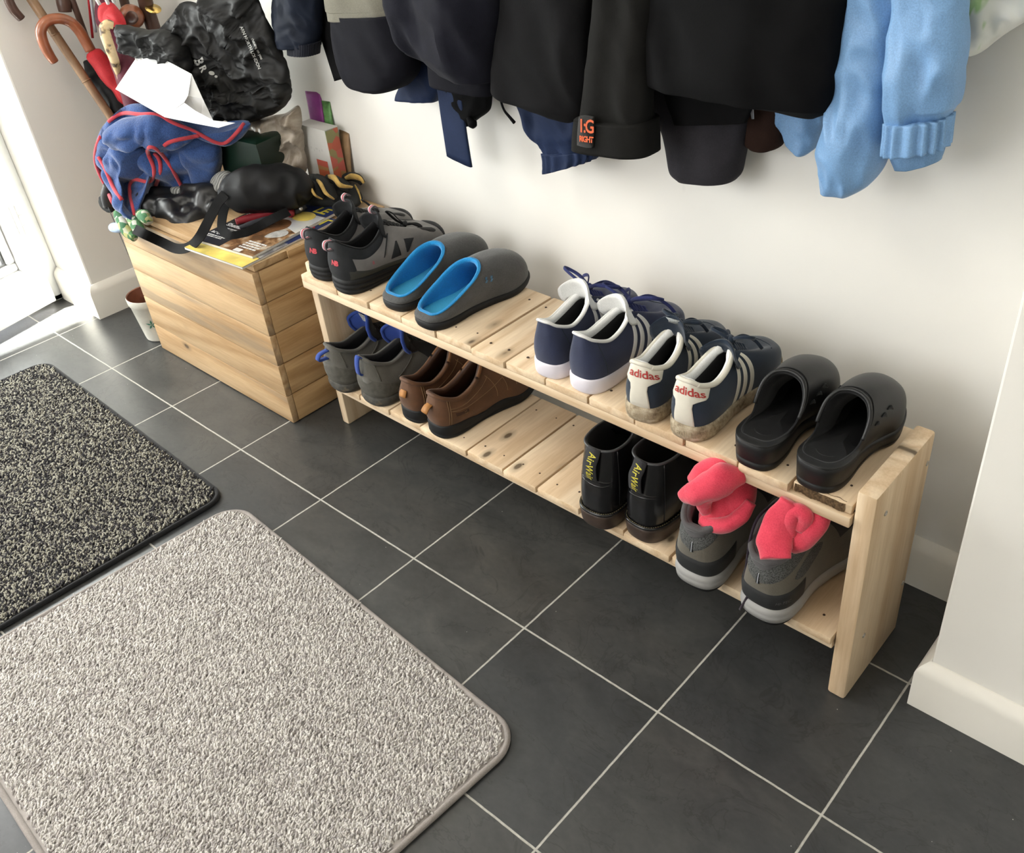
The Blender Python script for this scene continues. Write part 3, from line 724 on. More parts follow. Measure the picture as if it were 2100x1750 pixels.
NAVY = mat_fabric('navy_suede', (.026, .033, .072, 1), .2, .35, 900, .25)
NAVYD = mat_fabric('dark_navy_suede', (.014, .024, .042, 1), .2, .35, 900, .25)
NAVYL = mat_fabric('navy_lace', (.022, .029, .11, 1), .2, .6, 1200, .1)
WHITEL = mat_plain('white_leather', (.72, .71, .69, 1), .5, .4, var=.03, bump=.12, bs=300)
CREAM = mat_plain('worn_cream_leather', (.70, .665, .57, 1), .5, .4, var=.06, bump=.2, bs=260)
WHITEF = mat_fabric('white_lining', (.86, .86, .84, 1), .06, .35, 900, .1)
LILAC = mat_plain('white_rubber_sole', (.74, .70, .76, 1), .45, .4, var=.03)
_t = NT('dirty_cream_sole'); _v = _t.coords(); _t.color(_t.ramp(_t.noise(_v, 42, 6, .7), [(.35, (.16, .115, .065, 1)), (.5, (.40, .325, .22, 1)), (.68, (.60, .535, .41, 1))])); _t.rough(.75); _t.bump(_t.noise(_v, 200, 3), .2, .001); DIRTY = _t.m
BLKL = mat_plain('black_leather', (.0070, .0070, .0074, 1), .40, .4, var=.2, bump=.22, bs=220, bd=.0005)
BLKI = mat_plain('black_footbed', (.012, .012, .0125, 1), .55, .35, var=.15, bump=.15, bs=400)
BLKS = mat_plain('black_polyurethane', (.009, .009, .0095, 1), .5, .35, var=.15)
MGREY = mat_fabric('olive_grey_nubuck', (.118, .112, .098, 1), .16, .3, 700, .2)
MGREY2 = mat_plain('olive_grey_rubber', (.092, .087, .074, 1), .7, .3, var=.3, vs=60, bump=.3, bs=200)
_t = NT('muddy_grey_sole'); _v = _t.coords(); _t.color(_t.ramp(_t.noise(_v, 60, 6, .7), [(.35, (.035, .034, .030, 1)), (.55, (.065, .060, .05, 1)), (.7, (.16, .125, .075, 1))])); _t.rough(.85); _t.bump(_t.noise(_v, 150, 4), .4, .0015); MUD = _t.m
MBLUE = mat_fabric('blue_webbing', (.028, .062, .27, 1), .15, .6, 900, .1)
MDARK = mat_fabric('charcoal_textile', (.022, .021, .021, 1), .2, .4, 800, .1)
BROWN = mat_plain('brown_leather', (.112, .050, .022, 1), .62, .35, .1, var=.28, vs=22, bump=.35, bs=240, bd=.0007)
BROWND = mat_plain('dark_brown_leather', (.050, .021, .011, 1), .6, .35, var=.25, vs=22, bump=.3, bs=240)
TAN = mat_plain('tan_leather_tab', (.36, .16, .045, 1), .6, .35, var=.15, bump=.3)
TANE = mat_plain('tan_elastic', (.19, .088, .036, 1), .75, .3, var=.2, bump=.3)
STITCH = mat_plain('tan_stitching', (.20, .115, .05, 1), .7)
DMS = mat_plain('smoky_brown_sole', (.050, .032, .024, 1), .38, .5, var=.25, vs=40)
DMB = mat_plain('black_smooth_leather', (.0075, .0075, .0085, 1), .22, .55, var=.2, bump=.12, bs=120, bd=.0008)
DMLOOP = mat_fabric('dark_grey_webbing', (.030, .030, .032, 1), .15, .5, 900, .05)
YEL = mat_plain('yellow_thread', (.50, .44, .035, 1), .7)
HTAUP = mat_fabric('taupe_suede', (.118, .106, .084, 1), .18, .3, 700, .2)
HGREY = mat_mesh('grey_sport_mesh', (.105, .108, .105, 1), (.022, .022, .022, 1), 520)
HPAD = mat_fabric('grey_collar_knit', (.082, .078, .080, 1), .12, .4, 800, .2)
HBLK = mat_plain('black_heel_rubber', (.020, .021, .022, 1), .6, .4, var=.15)
HMID = mat_plain('pale_grey_midsole', (.33, .325, .315, 1), .65, .35, var=.1, vs=14)
PLUM = mat_fabric('dark_plum_lace', (.022, .014, .024, 1), .2, .6, 1200, .1)
SILV = mat_plain('grey_reflective_tape', (.36, .37, .40, 1), .35, .5)

def trail(label, x, y, rz, side):
    s = Shoe('trail_shoe', label, (x, y, ZD), rz, side, .305, .112, .038, .026, LACE_TOP(.128, .094, .122, .084, .018), 'grey and black trail shoes on the top shelf', .006, 1.05, .004, toe=(.92, .05))
    s.upper(NBG)
    s.sole(RUB, [(0, -.004), (.06, 0), (.30, .003), (.36, .0005), (.42, .003), (.62, .004), (.68, .0015), (.74, .0035), (1.0, .002), (1.02, -.004)])
    s.lining(BLK_IN, .034, .006); s.insole(BLK_IN)
    s.patch('heel_counter', NBK, -2.1, 2.1, 0.0, 1.0, .0012, nt=24, nv=14)
    for a, b in ((2.0, 5.3), (12.7, 16.0)):
        f = (lambda u: .62 + .36 * u ** 2) if a < 9 else (lambda u: .62 + .36 * (1 - u) ** 2)
        s.patch('collar_panel', NBK, a, b, f, 1.0, .0012, nv=6)
    for a, b in ((1.4, 6.0), (12.0, 16.6)):
        f = (lambda u: .26 * (1 - u) + .02) if a < 9 else (lambda u: .26 * u + .02)
        s.patch('mudguard', NBD, a, b, 0.0, f, .0018, nv=6)
    s.patch('toe_cap', NBK, 7.75, 10.25, 0.0, lambda u: .26 + .30 * math.sin(u * PI) ** .7, .0016, nt=22, nv=10)
    for a, b, v0, v1 in ((6.75, 7.75, .30, .66), (10.25, 11.25, .30, .66)):
        s.patch('vamp_mesh', MDARK, a, b, lambda u, v0=v0, v1=v1: (v0 + v1) / 2 - (v1 - v0) / 2 * math.sin(u * PI) ** .6, lambda u, v0=v0, v1=v1: (v0 + v1) / 2 + (v1 - v0) / 2 * math.sin(u * PI) ** .6, .0008, nv=8)
    # dark openings of the big side letter
    s.quad('side_letter', NBK, [(.122, .050), (.150, .050), (.1485, .086), (.1445, .086)]); s.quad('side_letter', NBK, [(.165, .052), (.169, .052), (.190, .080), (.166, .085)])
    s.quad('seam', NBK, [(.104, .060), (.107, .060), (.136, .106), (.132, .106)], .0016)
    g = textgeo('NB', .016, .25, .0009, .85)
    s.decal('heel_logo', RED, g, 0.35 * side, .44, .0024)
    s.decal('side_mark', RED, textgeo('R', .011, .3), 3.25, .40, .0020)
    s.tongue(NBK, .66, .074, .435, .154, .020, .034, .009, .026, None, .465, .116)
    s.loop('heel_loop', WEB, .80, 1.0, .019, .0125, .003, 0, .004)
    tl = [s.tctrl[-1] + np.array(q) for q in ((0, .006, .006), (0, -.004, .014), (0, -.014, .010), (0, -.012, .000), (0, -.002, -.006))]
    V, F = ribbongeo(tl, .011, .003, (1, 0, 0)); s.mk('tongue_loop', V, F, WEB)
    s.laces(RUB, (6.2, 6.55, 6.9, 7.25, 7.6, 8.0), .94, .0026, .7, .005, [[(0, 0, 0), (-.012, -.014, .012), (-.016, -.030, .034), (-.008, -.040, .046), (0, -.030, .040), (-.004, -.014, .018), (0, 0, .002)], [(0, 0, 0), (.02, .004, .006), (.036, .02, -.004), (.02, .018, .001), (0, 0, 0)]])
    for t in (6.05, 11.95, 8.0, 10.0):
        p, n = s.P(t, .93), s.N(t, .93); V, F = tubegeo([p + n * .0012, p + n * .0034], .0036, 10, 1); s.mk('eyelet', V, F, WEB if t > 7 and t < 11 else RUB)
    return s

def slipper(label, x, y, rz, side):
    hz, tz = .033, .096
    top = []
    for i, (fx, fy) in enumerate([(0, .035), (.19, .040), (.315, .09), (.375, .19), (.385, .30), (.385, .39), (.335, .465), (.235, .515), (.115, .54), (0, .547)]):
        q = np.clip((fy - .035) / .51, 0, 1); top.append((fx, fy, hz + (tz - hz) * q ** 1.15))
    s = Shoe('slipper', label, (x, y, ZD), rz, side, .300, .112, .020, .016, top, 'felt slippers on the top shelf', .007, 1.06, .003, toe=(.80, -.05), spring=.010, throat_d=.42)
    s.upper(FELT); s.sole(RUB, [(0, -.004), (.08, .001), (.5, .0035), (.85, .0035), (1.0, .001), (1.02, -.006)])
    s.lining(BLUEF, .023, .0055, inset=.86); s.insole(BLUEI, .0232, dome=.001)
    V, F = tubegeo(s.P(np.linspace(0, NC, 72, endpoint=False), 1.0) + np.array([0, 0, .0014]), .0020, 8, 1, True); s.mk('collar_edge', V, F, BLUEF)
    g = MB()
    for dx, dy, a in ((-.006, .004, .5), (.004, .007, .5), (-.004, -.006, .5), (.006, -.004, .5)):
        V, F = boxgeo((dx - .0048, dy - .0022, 0), (dx + .0048, dy + .0022, .0002), 0); V = np.stack([V[:, 0] * math.cos(a) - V[:, 1] * math.sin(a), V[:, 0] * math.sin(a) + V[:, 1] * math.cos(a), V[:, 2]], 1); g.add(V, F)
    s.decal('side_mark', BLUEF, (np.concatenate(g.V), g.F), 5.55, .66, .0010)
    if side > 0:
        V, F = ribbongeo([(.006, .105, .0245), (.010, .122, .0247)], .004, .0006, (1, -.3, 0)); s.mk('size_label', V, F, WHITEL)
    return s

def court(label, x, y, rz, side, kind):
    new = kind == 'new'
    s = Shoe('trainer', label, (x, y, ZD), rz, side, .300, .104, .034, .028, LACE_TOP(.122 if new else .120, .094, .118, .080, .022), 'navy suede trainers on the top shelf', .0045, 1.04, .003, toe=(.92, .06))
    sue = NAVY if new else NAVYD
    s.upper(sue)
    sm = LILAC if new else DIRTY
    s.sole(sm, [(0, -.003), (.05, .0005), (.2, .0025), (.55, .0032), (.9, .0028), (1.0, .001), (1.02, -.005)])
    s.lining(WHITEF, .037, .0055 if new else .0075, lower=BLK_IN); s.insole(BLK_IN)
    if new:
        rim = s.P(np.linspace(0, NC, 108, endpoint=False), 1.0); rim[:, 2] += .0012
        sel = [i for i in range(108) if not (38 < i < 70)]; sel = sel[39:] + sel[:39]
        V, F = tubegeo(rim[[i for i in list(range(70, 108)) + list(range(0, 39))]], .0032, 8, 1); s.mk('collar_piping', V, F, WHITEL)
        for t in (-2.2, 2.2):
            V, F = tubegeo([s.P(t * (1 + .10 * q), .98 - .96 * q) + s.N(t, .98 - .96 * q) * .0004 for q in np.linspace(0, 1, 7)], .0011, 6, 3); s.mk('seam', V, F, NAVYD)
    else:
        rim = s.P(np.linspace(0, NC, 108, endpoint=False), 1.0)
        for rr_ in (list(range(9, 36)), list(range(73, 100))):
            q = rim[rr_].copy(); q[:, 2] += .0015; V, F = tubegeo(q, .0046, 10, 1); s.mk('collar_piping', V, F, CREAM)
        # cream heel piece: broad wings under the collar narrowing to a stem
        nv = 18; w = np.linspace(0, 1, nv); half = np.interp(w, [0, .42, .55, .66, .95, 1], [.80, .68, .80, 2.05, 2.45, 2.3]); u = np.linspace(-1, 1, 30); tc_ = .12 * side
        s._patch('heel_tab', CREAM, tc_ + u[:, None] * half[None], np.zeros((30, 1)) + (w * 1.0)[None], .0022)
        V, F = tubegeo(s.P(np.linspace(-1.7, 1.7, 16), 1.0) + np.array([0, -.0005, .002]), .0042, 10, 1); s.mk('heel_collar', V, F, CREAM)
        s.decal('lettering', mat_red_letter, textgeo('adidas', .0215, 0, .00035, .98), .55 * side, .80, .0030)
        # moulded lettering round the heel of the sole
        V, F = textgeo('adidas', .017, 0, .0003, 1.02); O = cr(s.out, 40, True); nn = s.normals2(O[:, :2])
        arc = np.concatenate([[0], np.cumsum(np.linalg.norm(np.diff(O[:, :2], axis=0), axis=1))]); tot = arc[-1]
        a = (side * V[:, 0] + side * .012) % tot; px_ = np.interp(a, arc, O[:, 0]); py_ = np.interp(a, arc, O[:, 1]); i_ = np.clip(np.searchsorted(arc, a), 0, len(O) - 1)
        q = np.stack([px_ + nn[i_, 0] * .0036, py_ + nn[i_, 1] * .0036, .0165 + V[:, 1]], 1); s.mk('sole_lettering', q, F, DIRTY2)
    wm = WHITEL if new else CREAM
    for i in range(3):
        for sg in (1, -1):
            b_, t_ = 3.92 + .42 * i, 4.95 + .42 * i
            s.slant('stripe', wm, b_ if sg > 0 else 18 - b_, t_ if sg > 0 else 18 - t_, .25, .24, .0, .84, .0012, None, -.10 * sg)
    s.patch('eyestay', sue, 5.9, 8.1, .74, 1.0, .0012, nv=6); s.patch('eyestay', sue, 9.9, 12.1, .74, 1.0, .0012, nv=6)
    V, F = tubegeo([s.P(t, .46 + .12 * math.sin((t - 7.2) / 3.6 * PI)) + s.N(t, .5) * .0004 for t in np.linspace(7.2, 10.8, 14)], .0010, 6, 2); s.mk('toe_seam', V, F, NAVYD)
    if new: s.tongue(WHITEF, .67, .070, .425, .158 if side < 0 else .152, .020, .036, .011, .028, None, .465, .118, -.006 if side > 0 else .0)
    else:
        s.tongue(NAVYD, .67, .070, .435, .154 if side < 0 else .138, .020, .036, .009, .028, None, .47, .112)
        c = s.tctrl[-4]; nn_ = s.tnrm[-4]
        if side < 0:
            V, F = boxgeo((-.014, -.0055, 0), (.014, .0055, .0004), 0); e = s.tctrl[-4] - s.tctrl[-8]; e /= np.linalg.norm(e)
            V = place(V, c - nn_ * .0062, (1, 0, 0), e, -nn_); s.mk('size_label', V, F, mat_label_grey, s.tng)
    s.laces(NAVYL if new else NAVYD, (6.15, 6.5, 6.85, 7.2, 7.55, 7.9)[::-1], .93, .0030, .4, .009, bow_loops(1.45 if new else .9))
    return s
mat_red_letter = mat_plain('red_lettering', (.42, .035, .03, 1), .55)
mat_label_grey = mat_plain('grey_label', (.34, .36, .36, 1), .6, var=.35, vs=420)
DIRTY2 = mat_plain('embossed_grime', (.33, .26, .165, 1), .8, var=.2)

def clog(label, x, y, rz, side):
    top = [(0, .03, .058), (.19, .036, .0585), (.30, .085, .058), (.355, .18, .056), (.375, .275, .058), (.395, .335, .076), (.37, .395, .100), (.27, .44, .116), (.14, .462, .122), (0, .468, .124)]
    s = Shoe('clog', label, (x, y, ZD), rz, side, .272, .106, .052, .030, top, 'black clogs on the top shelf', .007, 1.02, .002, toe=(.70, -.02), spring=.014, throat_d=.40)
    s.upper(BLKL)
    def arch(y):
        q = y / s.L; return .010 * np.exp(-((q - .50) / .13) ** 2)
    O = cr(s.out, NS, True); n = s.normals2(O[:, :2]); top_ = s.sole_z(O[:, 1]); bot = s.bot_z(O[:, 1]) + arch(O[:, 1]); rings = []
    for f, off in ((0, -.004), (.04, 0), (.28, .0012), (.30, -.0008), (.33, .0012), (.80, .0028), (.90, .0032), (.95, .0018), (1.02, .0005)):
        R = O.copy(); R[:, :2] += n * off; R[:, 2] = bot + (top_ - bot) * f; rings.append(R)
    V, F = loft(rings, True, True, True); s.mk('sole', V, F, BLKS)
    t = np.linspace(0, NC, NC * NS, endpoint=False); T = s.P(t, 1.0); nn = s.normals2(T[:, :2]); B = s.P(t, 0)
    R1 = T.copy(); R1[:, 2] += .001; R1[:, :2] -= nn * .003
    R2 = T.copy(); R2[:, :2] -= nn * .0045; R2[:, 2] -= .003
    Bi = B.copy(); Bi[:, 0] *= .86; Bi[:, 1] = s.L * .5 + (Bi[:, 1] - s.L * .5) * .93; q = Bi[:, 1] / s.L; Bi[:, 2] = np.where(q < .5, .0555 - .024 * np.clip((q - .15) / .5, 0, 1), .040)
    V, F = loft([T, R1, R2, R2 * .5 + Bi * .5, Bi], True); s.mk('lining', V, F, BLK_IN); s.Bi = Bi
    c = np.array([0, s.L * .5, 0]); r1 = Bi.copy(); r1[:, :2] = c[:2] + (Bi[:, :2] - c[:2]) * .8; r1[:, 2] -= .003; r2 = Bi.copy(); r2[:, :2] = c[:2] + (Bi[:, :2] - c[:2]) * np.array([.25, .55]); r2[:, 2] -= .0035
    V, F = loft([Bi, r1, r2], True, False, True); s.mk('footbed', V, F, BLKI)
    a = np.linspace(0, 2 * PI, 28, endpoint=False); zf = lambda y: .0525 - .0165 * np.clip((y / s.L - .12) / .5, 0, 1)
    V, F = tubegeo([(.021 * math.cos(w), .058 + .026 * math.sin(w), zf(.058 + .026 * math.sin(w)) + .0002) for w in a], .0010, 6, 1, True); s.mk('heel_ring', V, F, BLKL)
    ti = np.linspace(4.6, 13.4, 60); V, F = tubegeo(s.P(ti, 1.0) + np.array([0, 0, .001]), .0036, 10, 1); s.mk('rim', V, F, BLKL)
    V, F = tubegeo(s.P(ti, .93) + s.N(ti, .93) * .0006, .0011, 6, 1); s.mk('rim_seam', V, F, BLKS)
    for tt_, v_ in ((5.5, .74), (5.95, .66), (6.35, .58)):
        for sg in (tt_, 18 - tt_):
            p = [s.P(sg, v_ + .06), s.P(sg + (.12 if sg < 9 else -.12), v_), s.P(sg + (.04 if sg < 9 else -.04), v_ - .07)]; p = [a_ + s.N(sg, v_) * .0008 for a_ in p]
            V, F = tubegeo(p, [.0012, .0040, .0012], 8, 5, False, .5); s.mk('vent_slit', V, F, BLK_IN)
    return s

def hiker_low(label, x, y, rz, side):
    s = Shoe('walking_shoe', label, (x, y, ZL), rz, side, .300, .110, .026, .022, LACE_TOP(.128, .098, .122, .086, .015), 'olive grey walking shoes on the lower shelf', .008, 1.24, .007, toe=(.92, .05))
    s.upper(MGREY)
    s.sole(MUD, [(0, -.004), (.1, .001), (.5, .004), (.8, .0035), (1.0, .002), (1.02, -.004)])
    s.lining(MDARK, .030, .007); s.insole(BLK_IN)
    rim = s.P(np.linspace(0, NC, 108, endpoint=False), 1.0); q = rim[list(range(73, 108)) + list(range(0, 36))]; q[:, 2] += .0012
    V, F = tubegeo(q, .0044, 10, 1); s.mk('collar_edge', V, F, MGREY)
    s.patch('heel_counter', MGREY2, -3.4, 3.4, 0.0, lambda u: .46 + .10 * math.cos((u - .5) * 2 * PI), .0015, nt=30, nv=10)
    s.patch('heel_badge', MGREY, .05 * side, .05 * side + 1.15, lambda u: .50 - .12 * math.sin(u * PI) ** .5, lambda u: .50 + .07 * math.sin(u * PI) ** .5, .0026, nv=6)
    for a in (3.2, 14.8):
        V, F = tubegeo([s.P(a + (1.6 * w if a < 9 else -1.6 * w), .50 + .28 * w) + s.N(a, .5) * .0012 for w in np.linspace(0, 1, 6)], .0018, 6, 3); s.mk('seam_cord', V, F, MGREY2)
        V, F = tubegeo([s.P(a * .6 if a < 9 else 18 - 3.2 * .6, v_) + s.N(a * .6 if a < 9 else 18 - 1.9, v_) * .001 for v_ in np.linspace(.5, .95, 5)], .0013, 6, 3); s.mk('seam', V, F, MGREY2)
    s.patch('side_panel', MDARK, 5.2, 8.6, .12, 1.0, .0012, nv=10); s.patch('side_panel', MDARK, 9.4, 12.8, .12, 1.0, .0012, nv=10)
    s.tongue(MDARK, .66, .076, .41, .170, .022, .040, .011, .028, MBLUE, .455, .122)
    s.tongue_edge(MBLUE, .0046)
    if side < 0:
        c = s.tctrl[-5] - s.tnrm[-5] * .0085; e = s.tctrl[-3] - s.tctrl[-8]; e /= np.linalg.norm(e)
        V = np.array([(-.014, .012, 0), (.014, .012, 0), (.010, -.014, 0), (-.010, -.014, 0)]); V = np.vstack([V, V + [0, 0, .0006]])
        s.mk('size_label', place(V, c, (1, 0, 0), e, -s.tnrm[-5]), [(0, 1, 2, 3), (4, 7, 6, 5), (0, 4, 5, 1), (1, 5, 6, 2), (2, 6, 7, 3), (3, 7, 4, 0)], mat_label_bw, s.tng, False)
    if side < 0: s.loop('heel_loop', MBLUE, .70, .92, .030, .015, .0026, 0, -.004)
    else: s.loop('heel_loop', MBLUE, .60, 1.0, .011, .016, .003, 0, .010)
    s.laces(MDARK, (6.1, 6.5, 6.9, 7.3, 7.7), .94, .0026, .6, .005, bow_loops(.8))
    return s
mat_label_bw = mat_plain('woven_size_label', (.45, .46, .45, 1), .7, var=.8, vs=150)

def brown_shoe(label, x, y, rz, side):
    top = [(0, .022, .112), (.13, .03, .111), (.23, .075, .102), (.27, .19, .086), (.275, .30, .092), (.26, .39, .108), (.20, .45, .125), (.13, .485, .134), (.06, .50, .138), (0, .503, .139)]
    s = Shoe('slip_on_shoe', label, (x, y, ZL), rz, side, .305, .106, .036, .024, top, 'brown leather slip-on shoes on the lower shelf', .007, 1.10, .005, toe=(.80, -.12), spring=.014, throat_d=.42)
    s.upper(BROWN)
    s.sole(RUB, [(0, -.003), (.05, .001), (.25, .003), (.30, .001), (.36, .003), (.9, .0028), (1.0, .0015), (1.02, -.005)], hfun=lambda y: s.sole_z(y) - .008 * np.exp(-((y / s.L - .36) / .09) ** 2) + .006 * np.exp(-((y / s.L - .58) / .10) ** 2))
    s.lining(BROWND, .038, .007); s.insole(BLK_IN)
    rim = s.P(np.linspace(0, NC, 108, endpoint=False), 1.0); rim[:, 2] += .001
    V, F = tubegeo(rim[list(range(78, 108)) + list(range(0, 31))], .0050, 10, 1); s.mk('collar_roll', V, F, BROWN)
    V, F = tubegeo(rim[31:78] + np.array([0, 0, .001]), .0042, 10, 1); s.mk('elastic_edge', V, F, TANE)
    for a, b in ((2.2, 2.0), (15.8, 16.0)):
        for dd in (0, .16):
            V, F = tubegeo([s.P(a + (dd if a < 9 else -dd) + (b - a) * 2.5 * (1 - v_), v_) + s.N(a, v_) * .0006 for v_ in np.linspace(.03, .97, 9)], .0009, 6, 2); s.mk('stitching', V, F, STITCH)
    for a, e_, v0, v1 in ((2.2, 5.6, .62, .80), (2.2, 6.5, .52, .50), (4.9, 5.5, .20, .85), (5.5, 6.2, .20, .86), (6.1, 6.9, .2, .86), (6.7, 7.5, .2, .8)):
        for mir_ in (0, 1):
            ts_ = np.linspace(a, e_, 9); vs_ = np.linspace(v0, v1, 9); ts2 = 18 - ts_ if mir_ else ts_
            V, F = tubegeo(s.P(ts2, vs_) + s.N(ts2, vs_) * .0004, .0008, 6, 1); s.mk('stitching', V, F, STITCH)
    s.patch('side_tab', BROWND, 2.4, 3.3, .30, .44, .0016, nv=5)
    s.decal('tab_mark', STITCH, textgeo(': :', .014, 0, .0004, .8), 3.05, .38, .0032)
    # short leather pull tab at the heel
    a, b = s.P(0, .70), s.P(0, .46)
    out_ = .004 if side < 0 else .014
    V, F = ribbongeo([a + np.array([0, -.001, .0]), a + np.array([0, -.6 * out_ - .002, -.003]), (a + b) / 2 + np.array([0, -out_ - .002, -.002]), b + np.array([0, -out_ - .001, .002])], [.018, .020, .021, .019], .0028, (1, 0, 0)); s.mk('heel_tab', V, F, TAN)
    return s

def dm_boot(label, x, y, rz, side):
    top = [(0, .060, .188), (.17, .070, .188), (.31, .115, .188), (.365, .21, .187), (.345, .30, .188), (.25, .385, .190), (.12, .425, .188), (.10, .49, .155), (.085, .575, .118), (0, .60, .112)]
    s = Shoe('lace_up_boot', label, (x, y, ZL), rz, side, .305, .112, .040, .034, top, 'black lace-up boots on the lower shelf', .004, 1.06, .004, toe=(.95, .12), spring=.012)
    s.upper(DMB)
    O = cr(s.out, NS, True)
    s.sole(DMS, [(0, -.003), (.04, 0), (.15, .0025), (.55, .0045), (.82, .0055), (.86, .0055), (.97, .004), (1.0, .001), (1.03, -.004)])
    n = s.normals2(O[:, :2]); R = O.copy(); R[:, :2] += n * .0028; R[:, 2] = s.sole_z(O[:, 1]) + .001
    V, F = tubegeo(R, .0036, 8, 1, True); s.mk('welt', V, F, DMB)
    g = MB()
    for i in range(0, 108, 1):
        a, b = R[i], R[(i + 1) % 108]; c0 = a + (b - a) * .15; c1 = a + (b - a) * .75; up = np.array([0, 0, .0036]); V, F = tubegeo([c0 + up, (c0 + c1) / 2 + up * 1.12, c1 + up], .0007, 5, 1); g.add(V, F)
    s.mk('welt_stitching', np.concatenate(g.V), g.F, mat_welt, None)
    s.lining(BLK_IN, .05, .0035, inset=.72); s.insole(BLK_IN, .052)
    V, F = tubegeo(s.P(np.linspace(0, NC, 108, endpoint=False), 1.0)[list(range(72, 108)) + list(range(0, 37))] + np.array([0, 0, .0006]), .0026, 8, 1); s.mk('collar_binding', V, F, mat_bind)
    for t0, v_ in ((0.6, .40), (2.4, .36)):
        pass
    for v_, am in ((.52, 1.0), (.46, .8)):       # ankle creases
        ts_ = np.linspace(-2.4, 3.0, 16); vs_ = v_ + .012 * np.sin(ts_ * 2 + v_ * 40); V, F = tubegeo(s.P(ts_, vs_) - s.N(ts_, vs_) * .0012, [.0008, .0026 * am, .0030 * am, .0016, .0006], 8, 1); s.mk('crease', V, F, DMB)
    for t in (2.25, 15.75):
        V, F = tubegeo([s.P(t, v_) + s.N(t, v_) * .0003 for v_ in np.linspace(.02, .98, 12)], .0012, 6, 1); s.mk('seam', V, F, DMB)
    # woven pull loop with yellow lettering running down the back
    a, b = s.P(0, 1.0) + np.array([0, .001, -.001]), s.P(0, .56)
    pts = [a + np.array([0, .004, -.004]), a + np.array([0, -.002, .003]), a + np.array([0, -.010, -.010]), (a + b) / 2 + np.array([0, -.013, .006]), b + np.array([0, -.006, .006]), b + np.array([0, .0005, -.004])]
    V, F = ribbongeo(pts, .030, .0024, (1, 0, 0)); lp_ = s.mk('heel_loop', V, F, DMLOOP)
    C = cr(pts, 20); seg = C[30:90]; T_, _, _ = frames(seg); arc = np.concatenate([[0], np.cumsum(np.linalg.norm(np.diff(seg, axis=0), axis=1))])
    V, F = textgeo('AirWair', .0235, .12, .00025, 1.05); V = V.copy(); V[:, 0] *= 1.0
    wdt = V[:, 0].max() - V[:, 0].min(); u = (V[:, 0] - V[:, 0].min()) / wdt * arc[-1] * .96 + arc[-1] * .02
    P_ = np.stack([np.interp(u, arc, seg[:, i]) for i in range(3)], 1); Tn = np.stack([np.interp(u, arc, T_[:, i]) for i in range(3)], 1)
    nb = np.cross(Tn, [1, 0, 0]); nb *= np.sign(-nb[:, 1:2] + 1e-9)
    P_[:, 0] += V[:, 1] * 1.0 * side; P_ += nb * .0019
    s.mk('lettering', P_, F, YEL, lp_)
    s.tongue(DMB, .60, .104, .385, .176, .016, .030, .004, .010)
    s.laces(MDARK, (6.2, 6.6, 7.0, 7.4, 7.8), .95, .0022, .9, .004, bow_loops(.8))
    for t in (6.2, 6.6, 7.0, 7.4, 7.8):
        for q in (t, 18 - t):
            p, n_ = s.P(q, .93), s.N(q, .93); V, F = tubegeo([p + n_ * .0006, p + n_ * .0022], .0042, 10, 1); s.mk('eyelet', V, F, DMLOOP)
    return s
mat_welt = mat_plain('brown_welt_thread', (.16, .13, .06, 1), .6)
mat_bind = mat_plain('grey_collar_binding', (.06, .062, .066, 1), .4, .5)

def hike_boot(label, x, y, rz, side):
    top = [(0, .012, .148), (.14, .02, .148), (.26, .065, .156), (.325, .16, .172), (.315, .27, .188), (.26, .36, .196), (.15, .41, .192), (.12, .50, .150), (.10, .60, .112), (0, .625, .106)]
    s = Shoe('hiking_boot', label, (x, y, ZL), rz, side, .310, .120, .044, .034, top, 'grey hiking boots on the lower shelf', .006, 1.12, .004, toe=(.95, .12), spring=.012)
    s.upper(HTAUP)
    s.sole(RUB, [(0, -.004), (.10, -.001), (.28, .002), (.34, -.004)], 'outsole')
    s.sole(HMID, [(.27, -.002), (.30, .0030), (.62, .0050), (.66, .0040), (.70, .0048), (1.0, .0025), (1.02, -.004)], 'midsole', bottom=False)
    s.lining(HPAD, .05, .010, inset=.75); s.insole(BLK_IN, .052)
    s.patch('heel_rubber', HBLK, -3.3, 3.3, 0.0, lambda u: .30 + .05 * math.cos((u - .5) * PI), .0024, nt=34, nv=8)
    s.patch('collar_mesh', HGREY, -2.2, 6.0, lambda u: .50 + .30 * abs((u - .268) / .732) ** .6 if u > .268 else .50 + .30 * ((.268 - u) / .268) ** .8, 1.0, .0014, nt=50, nv=10)
    s.patch('collar_mesh', HGREY, 12.0, 15.8, lambda u: .80 + .0 * u, 1.0, .0014, nv=8)
    s.patch('side_mesh', HGREY, 2.5, 4.6, lambda u: .50 - .14 * math.sin(u * PI) ** .6, lambda u: .50 + .13 * math.sin(u * PI) ** .6, .0014, nv=8)
    s.patch('collar_pad', HPAD, -1.4, 1.4, lambda u: .80 + .14 * abs(u - .5) * 2, 1.0, .0026, nv=6)
    s.slant('reflector_backing', RUB, .0, .0, .30, .30, .50, .74, .0022); s.slant('reflector', SILV, .03 * side, .03 * side, .10, .10, .50, .75, .0030)
    s.decal('heel_mark', SILVD, textgeo('HI-TEC', .009, .3), 1.6, .17, .0034)
    V, F = tubegeo([s.P(t, 1.0) + np.array([0, .0, .002]) for t in np.linspace(-5.4, 5.4, 44)], .0065, 10, 1); s.mk('collar_roll', V, F, HPAD)
    s.patch('side_panel', MDARK, 5.4, 8.2, .30, 1.0, .0013, nv=10); s.patch('side_panel', MDARK, 9.8, 12.6, .30, 1.0, .0013, nv=10)
    s.tongue(MDARK, .62, .104, .36, .21, .02, .038, .009, .014)
    s.laces(PLUM, (6.2, 6.6, 7.0, 7.4, 7.8), .95, .0025, .9, .005, bow_loops(.9))
    return s
